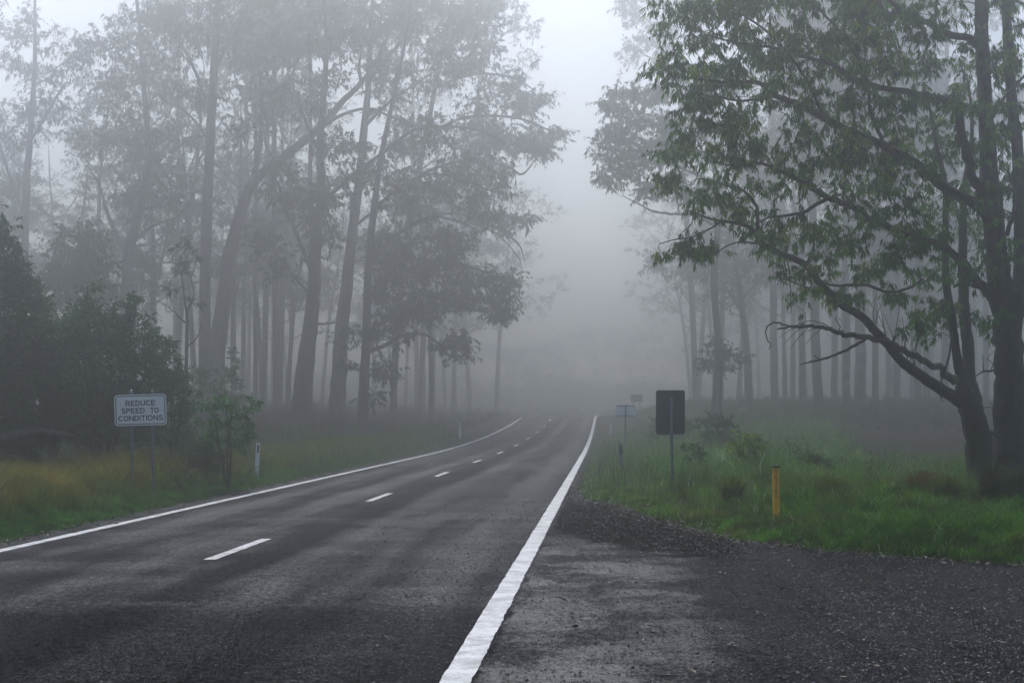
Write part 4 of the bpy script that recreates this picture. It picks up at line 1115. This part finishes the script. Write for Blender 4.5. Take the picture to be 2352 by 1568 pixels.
def ug_left():
    rng = np.random.default_rng(92); n = 4600
    Y = spread(n, 33, 150, 1.2, rng); d = 1.6 + (Y * 0.32 - 3) * rng.uniform(0, 1, n) ** 1.1
    x = xlb(Y) - d - sstep(44, 33, Y) * 2.4
    hs = (0.35 + 0.55 * sstep(1.6, 6, d)) * rng.uniform(0.6, 1.5, n) * (0.8 + 0.4 * sstep(40, 60, Y))
    undergrowth("undergrowth", x, Y, hs, 93, "dark tangled bracken and scrub under the left trees")
    n = 1600; Y = spread(n, 44, 140, 1.2, rng); x = xb(Y) + 2.2 + Y * 0.27 * rng.uniform(0, 1, n)
    k = ~in_clearing(x, Y); x, Y = x[k], Y[k]
    undergrowth("undergrowth", x, Y, rng.uniform(0.2, 0.5, len(x)), 94, "misty grey-green scrub beyond the right verge", pal=(MG, (0.05, 0.13, 0.05), (0.06, 0.12, 0.06)))
    n = 2600; Y = rng.uniform(215, 420, n); x = .06 * Y + rng.uniform(-90, 100, n); undergrowth('undergrowth', x, Y, rng.uniform(0.8, 3.0, n) * sstep(205, 300, Y), 96, 'scrub on an added slope, dark backing that dims the fog beyond the road', leaf=(0.6, 0.3))  # scrub added to darken the backing slope
    n = 1300; Y = rng.uniform(72, 125, n); x = .06 * Y + 6 + (Y * .36) * rng.uniform(0, 1, n)
    undergrowth("undergrowth", x, Y, rng.uniform(0.25, 0.8, n) * sstep(68, 95, Y), 95, "faint scrub at the far side of the dirt clearing")
ug_left()

# ferns at the left verge
def fern(u0, Y, seed, label):
    rng = np.random.default_rng(seed); g = Geo()
    x = (u0 - 1176) * Y / F; b = np.array([x, Y, float(gz(x, Y))])
    for k in range(7):
        a = rng.uniform(0, 6.28); L = rng.uniform(0.35, 0.6); d = np.array([math.cos(a), math.sin(a), 0])
        t = np.linspace(0, 1, 14)[:, None]
        rach = d * L * t + np.array([0, 0, 1.0]) * (0.42 * np.sin(t * 1.9) + 0.12)
        side = np.cross(d, [0, 0, 1.0])
        for sg in (-1, 1):
            P = rach[2:]; D = np.repeat((side * sg + d * 0.35 + np.array([0, 0, -0.1]))[None], len(P), 0)
            D = D / np.linalg.norm(D, axis=1)[:, None]
            LL = 0.16 * np.sin(np.linspace(0.5, 3.0, len(P)))
            w = 0.03
            sd = np.repeat(d[None], len(P), 0) * w / 2
            v = np.stack([P, P + D * LL[:, None] * .5 + sd, P + D * LL[:, None], P + D * LL[:, None] * .5 - sd], 1).reshape(-1, 3)
            g.add(v, np.arange(len(P))[:, None] * 4 + np.array([[0, 1, 2, 3]]), c=np.array([0.03, 0.075, 0.022]) * rng.uniform(0.7, 1.3))
        n0 = g.n
        tube(g, rach, np.linspace(0.006, 0.002, 14), 4); g.c.append(np.full((g.n - n0, 3), 0.03))
    o = mobj("fern", g.mesh("fern", M["grass"], smooth=False)); o.location = b
    tag(o, label, "fern")
fern(415, 31.5, 101, "green fern in the long grass right of the speed sign")
fern(556, 34, 102, "low fern behind the white roadside post on its left")
fern(388, 33.5, 103, "bracken fern just behind the right sign post")
fern(100, 33, 104, "pale green fern below the big bushes at left")

# fallen log
def log():
    rng = np.random.default_rng(110); g = Geo()
    p = np.array([PW(-60, 1012, 33.5), PW(10, 1004, 33.8), PW(80, 990, 34.2), PW(165, 1000, 34.8)])
    p[:, 2] += 0.0
    b = p[1].copy()
    tube(g, catmull(p, 4), np.interp(np.linspace(0, 1, 13), [0, 1], [0.10, 0.06]), 10, rng, 0.08)
    q = np.array([PW(-10, 990, 33.7), PW(-5, 965, 33.6), PW(8, 958, 33.4)])
    tube(g, catmull(q, 4), np.linspace(0.07, 0.04, 9), 8, rng, 0.08)
    g.v = [v - b for v in g.v]
    o = mobj("fallen_log", g.mesh("fallen_log", M["bark2"])); o.location = b
    tag(o, "weathered fallen log lying under the bushes at the left edge", "log")
log()

# ------------------------------------------------------------------ signs and posts
def rrect(w, h, r, n=6):
    out = []
    for cx, cz, a0 in ((w/2-r, h/2-r, 0), (-w/2+r, h/2-r, 90), (-w/2+r, -h/2+r, 180), (w/2-r, -h/2+r, 270)):
        for k in range(n + 1):
            a = math.radians(a0 + 90 * k / n); out.append((cx + r * math.cos(a), cz + r * math.sin(a)))
    return np.array(out)
def plate(g, w, h, r, y0, y1, cz=0.0):
    """rounded plate between y0 (front) and y1 (back)"""
    o = rrect(w, h, r); n = len(o)
    f = np.stack([o[:, 0], np.full(n, y0), o[:, 1] + cz], 1); b = f.copy(); b[:, 1] = y1
    v = np.vstack([f, b, [[0, y0, cz]], [[0, y1, cz]]])
    j = np.arange(n); k = (j + 1) % n
    g.add(v, np.stack([j, j + n, k + n, k], 1), np.concatenate([np.stack([j, k, np.full(n, 2*n)], 1), np.stack([k + n, j + n, np.full(n, 2*n+1)], 1)]))
def ring(g, w, h, r, t, y0, y1, cz=0.0):
    a = rrect(w, h, r); b = rrect(w - 2*t, h - 2*t, max(r - t, 0.005)); n = len(a)
    v = np.vstack([np.stack([a[:, 0], np.full(n, y0), a[:, 1] + cz], 1), np.stack([b[:, 0], np.full(n, y0), b[:, 1] + cz], 1),
                   np.stack([a[:, 0], np.full(n, y1), a[:, 1] + cz], 1), np.stack([b[:, 0], np.full(n, y1), b[:, 1] + cz], 1)])
    j = np.arange(n); k = (j + 1) % n
    g.add(v, np.concatenate([np.stack([j, k, k + n, j + n], 1), np.stack([j, j + 2*n, k + 2*n, k], 1), np.stack([j + n, k + n, k + 3*n, j + 3*n], 1)]))

# stroke lettering (built as bars and arcs so that it needs no font)
def arc(cx, cy, rx, ry, a0, a1, n=12):
    return [(cx + rx * math.cos(math.radians(a0 + (a1 - a0) * i / n)), cy + ry * math.sin(math.radians(a0 + (a1 - a0) * i / n))) for i in range(n + 1)]
GL = {
 'R': (0.66, [[(0,0),(0,1)], [(0,1),(.38,1)] + arc(.38,.74,.26,.26,90,-90)[1:] + [(0,.48)], [(.32,.48),(.66,0)]]),
 'E': (0.58, [[(.58,1),(0,1),(0,0),(.58,0)], [(0,.52),(.5,.52)]]),
 'D': (0.66, [[(0,0),(0,1),(.26,1)] + arc(.26,.5,.40,.5,90,-90)[1:] + [(0,0)]]),
 'U': (0.64, [[(0,1),(0,.32)] + arc(.32,.32,.32,.32,180,360)[1:] + [(.64,1)]]),
 'C': (0.66, [arc(.34,.5,.34,.5,48,312,18)]),
 'S': (0.62, [arc(.31,.745,.27,.255,35,270,14) + arc(.31,.255,.30,.255,90,-145,14)[1:]]),
 'P': (0.62, [[(0,0),(0,1)], [(0,1),(.36,1)] + arc(.36,.73,.26,.27,90,-90)[1:] + [(0,.46)]]),
 'T': (0.62, [[(0,1),(.62,1)], [(.31,1),(.31,0)]]),
 'O': (0.72, [arc(.36,.5,.36,.5,0,360,26)]),
 'N': (0.66, [[(0,0),(0,1),(.66,0),(.66,1)]]),
 'I': (0.0, [[(0,0),(0,1)]]),
 '2': (0.5, [arc(.24,.74,.23,.26,170,0,10) + [(.40,.52),(.0,0.02)], [(0,.02),(.5,.02)]]),
 '1': (0.0, [[(0,0),(0,1)]]),
 '0': (0.46, [arc(.23,.5,.22,.48,0,360,22)]),
 ' ': (0.30, []),
}
def stroke(g, pts, w, y0, y1):
    p = np.array(pts, float)
    closed = np.linalg.norm(p[0] - p[-1]) < 1e-6
    n = len(p); L, Rr = [], []
    for i in range(n):
        if closed: a, b = p[(i - 1) % (n - 1)], p[(i + 1) % (n - 1)]
        else: a, b = p[max(i - 1, 0)], p[min(i + 1, n - 1)]
        d0 = p[i] - a; d1 = b - p[i]
        d0 = d0 / (np.linalg.norm(d0) + 1e-9) if np.linalg.norm(d0) > 1e-9 else None
        d1 = d1 / (np.linalg.norm(d1) + 1e-9) if np.linalg.norm(d1) > 1e-9 else None
        if d0 is None: d0 = d1
        if d1 is None: d1 = d0
        n0 = np.array([-d0[1], d0[0]]); n1 = np.array([-d1[1], d1[0]])
        m = n0 + n1; ln = np.linalg.norm(m)
        m = n0 if ln < 1e-6 else m / ln
        s = 1 / max(0.35, abs(m.dot(n0)))
        q = p[i].copy()
        if not closed and i == 0: q = q - d1 * w * 0.5 * 0.98
        if not closed and i == n - 1: q = q + d0 * w * 0.5 * 0.98
        L.append(q + m * s * w / 2); Rr.append(q - m * s * w / 2)
    L, Rr = np.array(L), np.array(Rr)
    f = lambda a, y: np.stack([a[:, 0], np.full(n, y), a[:, 1]], 1)
    v = np.vstack([f(L, y0), f(Rr, y0), f(L, y1), f(Rr, y1)]); i = np.arange(n - 1)
    q = [np.stack([i, i + n, i + n + 1, i + 1], 1), np.stack([i, i + 1, i + 1 + 2*n, i + 2*n], 1), np.stack([i + n, i + 3*n, i + 1 + 3*n, i + 1 + n], 1)]
    g.add(v, np.concatenate(q))
def text(g, s, cx, z0, h, sw, y0, y1, gap=0.30, wscale=1.0, width=None):
    ws = [GL[c][0] * wscale for c in s]
    tot = sum(ws) * h + gap * h * (len(s) - 1)
    k = 1.0
    if width: k = width / tot
    x = cx - tot * k / 2
    layer = 0
    for c, w in zip(s, ws):
        for st in GL[c][1]:
            layer += 1
            stroke(g, [(x + a * wscale * h * k, z0 + b * h) for a, b in st], sw, y0 - 0.00015 * (layer % 3), y1)
        x += (w * h + gap * h) * k

def clamp_bracket(g, z, y, w=0.11):
    g.box((0, y, z), (w, 0.035, 0.03))

def speed_sign():
    Y = 29.6
    c = PW(324.5, 941, Y)
    base_x = c[0]
    r = empty("warning_sign", (base_x, Y, float(gz(base_x, Y))), math.radians(-4))
    tag(r, "white REDUCE SPEED TO CONDITIONS sign on two grey posts", "road sign")
    zc = c[2] - r.location[2]
    w, h = 1.02, 0.60
    g = Geo(); plate(g, w, h, 0.075, -0.004, 0.0, 0)
    p = mobj("sign_plate", g.mesh("sign_plate", M["signwhite"], False), r); p.location = (0, -0.05, zc); p.rotation_euler = (0, math.radians(-1.6), 0)
    g = Geo(); ring(g, w - 0.045, h - 0.045, 0.06, 0.016, -0.0065, -0.0035)
    mobj("border", g.mesh("border", M["black"], False), p)
    g = Geo(); text(g, "REDUCE", 0.0, 0.088, 0.086, 0.0195, -0.0070, -0.0035, gap=0.30, width=0.56)
    mobj("lettering", g.mesh("lettering", M["black"], False), p)
    g = Geo(); text(g, "SPEED", -0.145, -0.056, 0.086, 0.0195, -0.0070, -0.0035, width=0.44)
    mobj("lettering", g.mesh("lettering", M["black"], False), p)
    g = Geo(); text(g, "TO", 0.275, -0.056, 0.086, 0.0195, -0.0070, -0.0035, width=0.145)
    mobj("lettering", g.mesh("lettering", M["black"], False), p)
    g = Geo(); text(g, "CONDITIONS", 0.0, -0.200, 0.086, 0.0195, -0.0070, -0.0035, gap=0.27, width=0.86)
    mobj("lettering", g.mesh("lettering", M["black"], False), p)
    for sx, dy, zt in ((-0.205, 0.02, 0.335), (0.215, 0.0, 0.335)):
        g = Geo()
        xb_ = sx + 0.01; zb = float(gz(base_x + xb_, Y)) - r.location[2] - 0.3
        tube(g, catmull([(xb_ + 0.028, dy, zb), (sx + 0.012, dy, zc * 0.6), (sx, dy, zc + zt)], 4), np.full(9, 0.030), 14)
        pp = mobj("post", g.mesh("post", M["galv"]), r)
        g = Geo(); tube(g, np.array([(sx, dy, zc + zt), (sx, dy, zc + zt + 0.022)]), [0.036, 0.036], 12)
        cp = mobj("post_cap", g.mesh("post_cap", M["galv"]), pp)
    g = Geo()
    for z in (-0.2, 0.2):
        g.box((0, -0.038, zc + z), (0.86, 0.02, 0.035))
    mobj("rail", g.mesh("rail", M["galv"], False), r)
speed_sign()

def back_sign():
    Y = 30.8; c = PW(1539.5, 946.5, Y)
    r = empty("road_sign", (c[0] + 0.03, Y, float(gz(c[0], Y))), math.radians(2)); zc = c[2] - r.location[2]
    tag(r, "dark grey back of a tall rectangular sign on a single post", "road sign")
    g = Geo(); plate(g, 0.585, 0.885, 0.045, 0.045, 0.049)
    p = mobj("sign_plate", g.mesh("sign_plate", M["signback"], False), r); p.location = (-0.02, 0, zc)
    g = Geo(); tube(g, np.array([(0.022, 0, -0.3), (0.0, 0, 1.0), (-0.005, 0, zc + 0.29)]), [0.031, 0.031, 0.031], 16)
    mobj("post", g.mesh("post", M["galv"]), r)
    for z in (0.135 + 0.0, -0.42):
        g = Geo(); g.box((0, 0.034, zc + z), (0.115, 0.020, 0.028)); g.box((-0.045, 0.02, zc + z), (0.018, 0.03, 0.024)); g.box((0.045, 0.02, zc + z), (0.018, 0.03, 0.024))
        tube(g, np.array([(-0.002, 0.0, zc + z - 0.012), (-0.002, 0.0, zc + z + 0.012)]), [0.036, 0.036], 14)
        mobj("bracket", g.mesh("bracket", M["galv"], False), r)
back_sign()

def white_sign():
    Y = 62.0; c = PW(1438.5, 943, Y)
    r = empty("road_sign", (c[0] - 0.02, Y, float(gz(c[0], Y))), math.radians(3)); zc = c[2] - r.location[2]
    tag(r, "pale back of a wide white sign on a thin post by the road edge", "road sign")
    w, h = 0.80, 0.49
    g = Geo(); plate(g, w, h, 0.02, 0.04, 0.044)
    p = mobj("sign_plate", g.mesh("sign_plate", M["alum"], False), r); p.location = (0, 0, zc)
    for z in (h / 2 - 0.045, -h / 2 + 0.045):
        g = Geo(); g.box((0, 0.026, zc + z), (w * 0.98, 0.024, 0.032)); mobj("rail", g.mesh("rail", M["galv"], False), r)
    g = Geo(); tube(g, np.array([(-0.05, -0.02, -0.3), (-0.02, -0.02, zc * 0.6), (0.0, -0.02, zc + h / 2 - 0.02)]), [0.03, 0.03, 0.03], 10)
    mobj("post", g.mesh("post", M["galv"]), r)
white_sign()

def far_sign():
    Y = 135.0; c = PW(1462, 914, Y)
    r = empty("road_sign", (c[0], Y, float(gz(c[0], Y)))); zc = c[2] - r.location[2]
    tag(r, "faint grey sign board in the fog behind the wide white sign", "road sign")
    g = Geo(); plate(g, 1.0, 0.62, 0.04, 0.04, 0.045)
    p = mobj("sign_plate", g.mesh("sign_plate", M["signback"], False), r); p.location = (0, 0, zc)
    for sx in (-0.3, 0.3):
        g = Geo(); tube(g, np.array([(sx, 0, -0.3), (sx, 0, zc), (sx, 0, zc + 0.28)]), [0.035] * 3, 8); mobj("post", g.mesh("post", M["galv"]), r)
far_sign()

def guide_post(u, vb, Y, mat, refmat, label, h=0.93, tilt=0.0, yaw=0.0, w=0.105, fl=0.0, dirt=True):
    x = (u - 1176) * Y / F; z = float(gz(x, Y))
    r = empty("guide_post", (x, Y, z), yaw)
    r.rotation_euler = (0, tilt, yaw)
    tag(r, label, "guide post")
    # shallow flexible blade with folded edges
    prof = np.array([(-w/2, 0.014), (-w/2 + 0.012, -0.006), (w/2 - 0.012, -0.006), (w/2, 0.014), (w/2 - 0.012, 0.004), (-w/2 + 0.012, 0.004)])
    zs = np.array([-0.2, 0.2, 0.5, h - 0.02, h]); sc = np.array([1, 1, 1, 1.0, 0.90])
    v = np.concatenate([np.stack([prof[:, 0] * s, prof[:, 1], np.full(6, zz)], 1) for zz, s in zip(zs, sc)])
    i = np.arange(4)[:, None] * 6; j = np.arange(6)[None]; k = (j + 1) % 6
    q = np.stack([i + j, i + k, i + 6 + k, i + 6 + j], -1).reshape(-1, 4)
    g = Geo(); g.add(v, q, [[24, 25, 29], [25, 28, 29], [25, 26, 28], [26, 27, 28]])
    mobj("blade", g.mesh("blade", M[mat], False), r)
    g = Geo(); g.box((fl, -0.0085, h - 0.155), (w * 0.46, 0.004, 0.20))
    mobj("reflector", g.mesh("reflector", M[refmat], False), r)
guide_post(588, 1104, 39.0, "postwhite", "red", "white guide post with dark red reflector on the left verge", tilt=math.radians(3.2), fl=0.008)
guide_post(1429, 1100, 36.8, "postgrey", "greyref", "weathered grey guide post on the right verge", tilt=math.radians(-2.5), fl=0.005, w=0.10)
guide_post(1057, 1003, 89.0, "postwhite", "greyref", "faint guide post in the fog on the left verge", h=0.95, tilt=math.radians(-3))
guide_post(1402, 993, 96.0, "postwhite", "greyref", "faint guide post in the fog beyond the wide white sign", h=0.95, tilt=math.radians(4))

def orange_marker():
    Y = 22.4; x = (1785 - 1176) * Y / F; z = float(gz(x, Y))
    r = empty("marker_post", (x, Y, z)); r.rotation_euler = (0, math.radians(-0.8), math.radians(4))
    tag(r, "orange-yellow marker post with handwritten 2120 and black cap", "marker post")
    h, w = 0.855, 0.105
    g = Geo()
    # folded channel: flat face with two swept-back sides
    prof = np.array([(-w*.5, 0.045), (-w*.37, 0.0), (-w*.34, -0.004), (w*.24, -0.004), (w*.27, 0.0), (w*.5, 0.05), (w*.46, 0.052), (w*.25, 0.006), (-w*.34, 0.006), (-w*.46, 0.047)])
    n = len(prof); zs = np.linspace(-0.2, h, 12)
    v = np.concatenate([np.stack([prof[:, 0], prof[:, 1], np.full(n, zz)], 1) for zz in zs])
    i = np.arange(len(zs) - 1)[:, None] * n; j = np.arange(n)[None]; k = (j + 1) % n
    g.add(v, np.stack([i + j, i + k, i + n + k, i + n + j], -1).reshape(-1, 4))
    mobj("post", g.mesh("post", M["yellow"], False), r)
    g = Geo(); g.box((0, 0.018, h + 0.008), (w * 1.12, 0.085, 0.026)); g.box((0, 0.018, h + 0.023), (w * 1.02, 0.07, 0.006))
    mobj("cap", g.mesh("cap", M["cap"], False), r)
    g = Geo()
    for ch, zz, hh, s in (('2', 0.715, 0.115, 0.0055), ('1', 0.632, 0.073, 0.0095), ('2', 0.508, 0.098, 0.006), ('0', 0.405, 0.075, 0.006)):
        text(g, ch, -0.006, zz, hh, s, -0.0068, -0.004, wscale=0.8)
    mobj("lettering", g.mesh("lettering", M["ink"], False), r)
orange_marker()

# ------------------------------------------------------------------ loose stones, litter, sticks
def stones():
    rng = np.random.default_rng(120); n = 30000
    Y = spread(n, 8.5, 34, 1.9, rng); lo = xr(Y) + 0.12; hi = np.minimum(np.minimum(xb(Y), 9), 0.36 * Y + 1)
    t = rng.uniform(0, 1, n); x = lo + (hi - lo) * t
    k = (rng.uniform(0, 1, n) < 0.30 + 0.7 * sstep(0.25, 0.8, (x - lo) / 4)); x, Y = x[k], Y[k]
    m = 1100; Yl = spread(m, 9, 30, 1.6, rng); xl_ = xr(Yl) - rng.exponential(0.7, m) - 0.12
    x = np.concatenate([x, xl_]); Y = np.concatenate([Y, Yl]); n = len(x)
    s = rng.uniform(0.003, 0.011, n) ** 1.0 * (0.8 + Y / 30)
    oct_ = np.array([[1,0,0],[0,1,0],[-1,0,0],[0,-1,0],[0,0,0.7],[0,0,-0.5]], float)
    ang = rng.uniform(0, 6.28, n); R = np.stack([np.stack([np.cos(ang), -np.sin(ang), 0*ang], 1), np.stack([np.sin(ang), np.cos(ang), 0*ang], 1), np.stack([0*ang, 0*ang, 1+0*ang], 1)], 1)
    v = oct_[None] * (1 + rng.uniform(-0.35, 0.35, (n, 6, 1))) * s[:, None, None]
    v = np.einsum('nij,nkj->nki', R, v) + np.stack([x, Y, zroad(Y) + s * 0.3], 1)[:, None]
    tr = np.array([[0,1,4],[1,2,4],[2,3,4],[3,0,4],[1,0,5],[2,1,5],[3,2,5],[0,3,5]])
    t = (np.arange(n)[:, None, None] * 6 + tr[None]).reshape(-1, 3)
    c = lerp3((0.022, 0.021, 0.021), (0.07, 0.066, 0.064), rng.uniform(0, 1, n) ** 2)
    c[rng.uniform(0, 1, n) < 0.035] = (0.26, 0.25, 0.24)
    tag(mobj("gravel", make_mesh("gravel", v.reshape(-1, 3), [t], M["stone"], np.repeat(c, 6, 0), False)), "loose dark gravel scattered over the side road mouth", "gravel", kind="stuff")
stones()
def litter():
    rng = np.random.default_rng(130); g = Geo()
    n = 2600
    Y = spread(n, 15.5, 45, 1.6, rng); e = np.minimum(xb(Y), 25); x = np.maximum(e + rng.normal(-0.05, 0.22, n), xr(Y) + 0.2)
    Y2 = spread(900, 17, 45, 1.5, rng); x2 = xlb(Y2) + rng.normal(0.0, 0.15, 900)
    Y3 = spread(300, 9, 20, 1.5, rng); x3 = xr(Y3) + rng.uniform(0.5, 8, 300)
    Y4 = rng.uniform(39, 85, 2600); x4 = 8.8 + (Y4 - 38) * 0.2 + rng.uniform(0, 24, 2600)
    x = np.concatenate([x, x2, x3, x4]); Y = np.concatenate([Y, Y2, Y3, Y4]); n = len(x)
    far = Y > 38
    z = np.maximum(gz(x, Y), np.where((x > xlb(Y)) & (x < xb(Y)), zroad(Y), -9)) + 0.012 + 0.03 * in_clearing(x, Y) + rng.uniform(0, 0.02, n)
    D = np.stack([np.cos(a := rng.uniform(0, 6.28, n)), np.sin(a), rng.uniform(-0.05, 0.25, n)], 1)
    col = lerp3((0.035, 0.022, 0.014), (0.13, 0.085, 0.05), rng.uniform(0, 1, n))
    pk = rng.uniform(0, 1, n) < 0.22; col[pk] = (0.34, 0.27, 0.23)
    leaves(g, np.stack([x, Y, z], 1), D, 0.07, 0.022, rng, col)
    tag(mobj("leaf_litter", g.mesh("leaf_litter", M["litter"], False)), "fallen brown leaves strewn along the verge edges and clearing", "leaf litter", kind="stuff")
litter()
def sticks():
    rng = np.random.default_rng(140)
    for k, (u, v, L, lab) in enumerate([(1545,1553,0.16,"thin broken twig near the bottom of the side road mouth"), (1420,1480,0.13,"short dark twig on the wet patch right of the edge line"), (1700,1290,0.12,"dark twig on the gravel close to the grass edge"), (1590,1420,0.10,"small twig in the middle of the gravel"), (2290,1462,0.10,"curled twig on the gravel near the right edge")]):
        Y = HC * F / (v - H0); x = (u - 1176) * Y / F; a = rng.uniform(-0.25, 0.25)
        g = Geo(); p = np.array([(-L/2 * math.cos(a), -L/2 * math.sin(a), 0.006), (0, rng.uniform(-.01, .01), 0.009), (L/2 * math.cos(a), L/2 * math.sin(a), 0.006)])
        tube(g, catmull(p, 3), np.linspace(0.0045, 0.0025, 7), 5)
        o = mobj("twig", g.mesh("twig", M["bark"])); o.location = (x, Y, 0.0); tag(o, lab, "twig")
sticks()

# ------------------------------------------------------------------ haze
def haze():
    t = bpy.data.materials.new("haze"); t.use_nodes = True; nt = t.node_tree; nt.nodes.clear()
    o = nt.nodes.new("ShaderNodeOutputMaterial"); p = nt.nodes.new("ShaderNodeVolumePrincipled")
    p.inputs["Color"].default_value = (*HAZE_COL, 1); p.inputs["Density"].default_value = HAZE_DENSITY; p.inputs["Anisotropy"].default_value = HAZE_G
    nt.links.new(p.outputs[0], o.inputs["Volume"])
    g = Geo(); z0, z1 = -1.8, 38.0
    g.box((0, 100, (z0 + z1) / 2), (1000, 840, z1 - z0))
    tag(mobj("haze", g.mesh("haze", t, False)), kind="stuff")
haze()
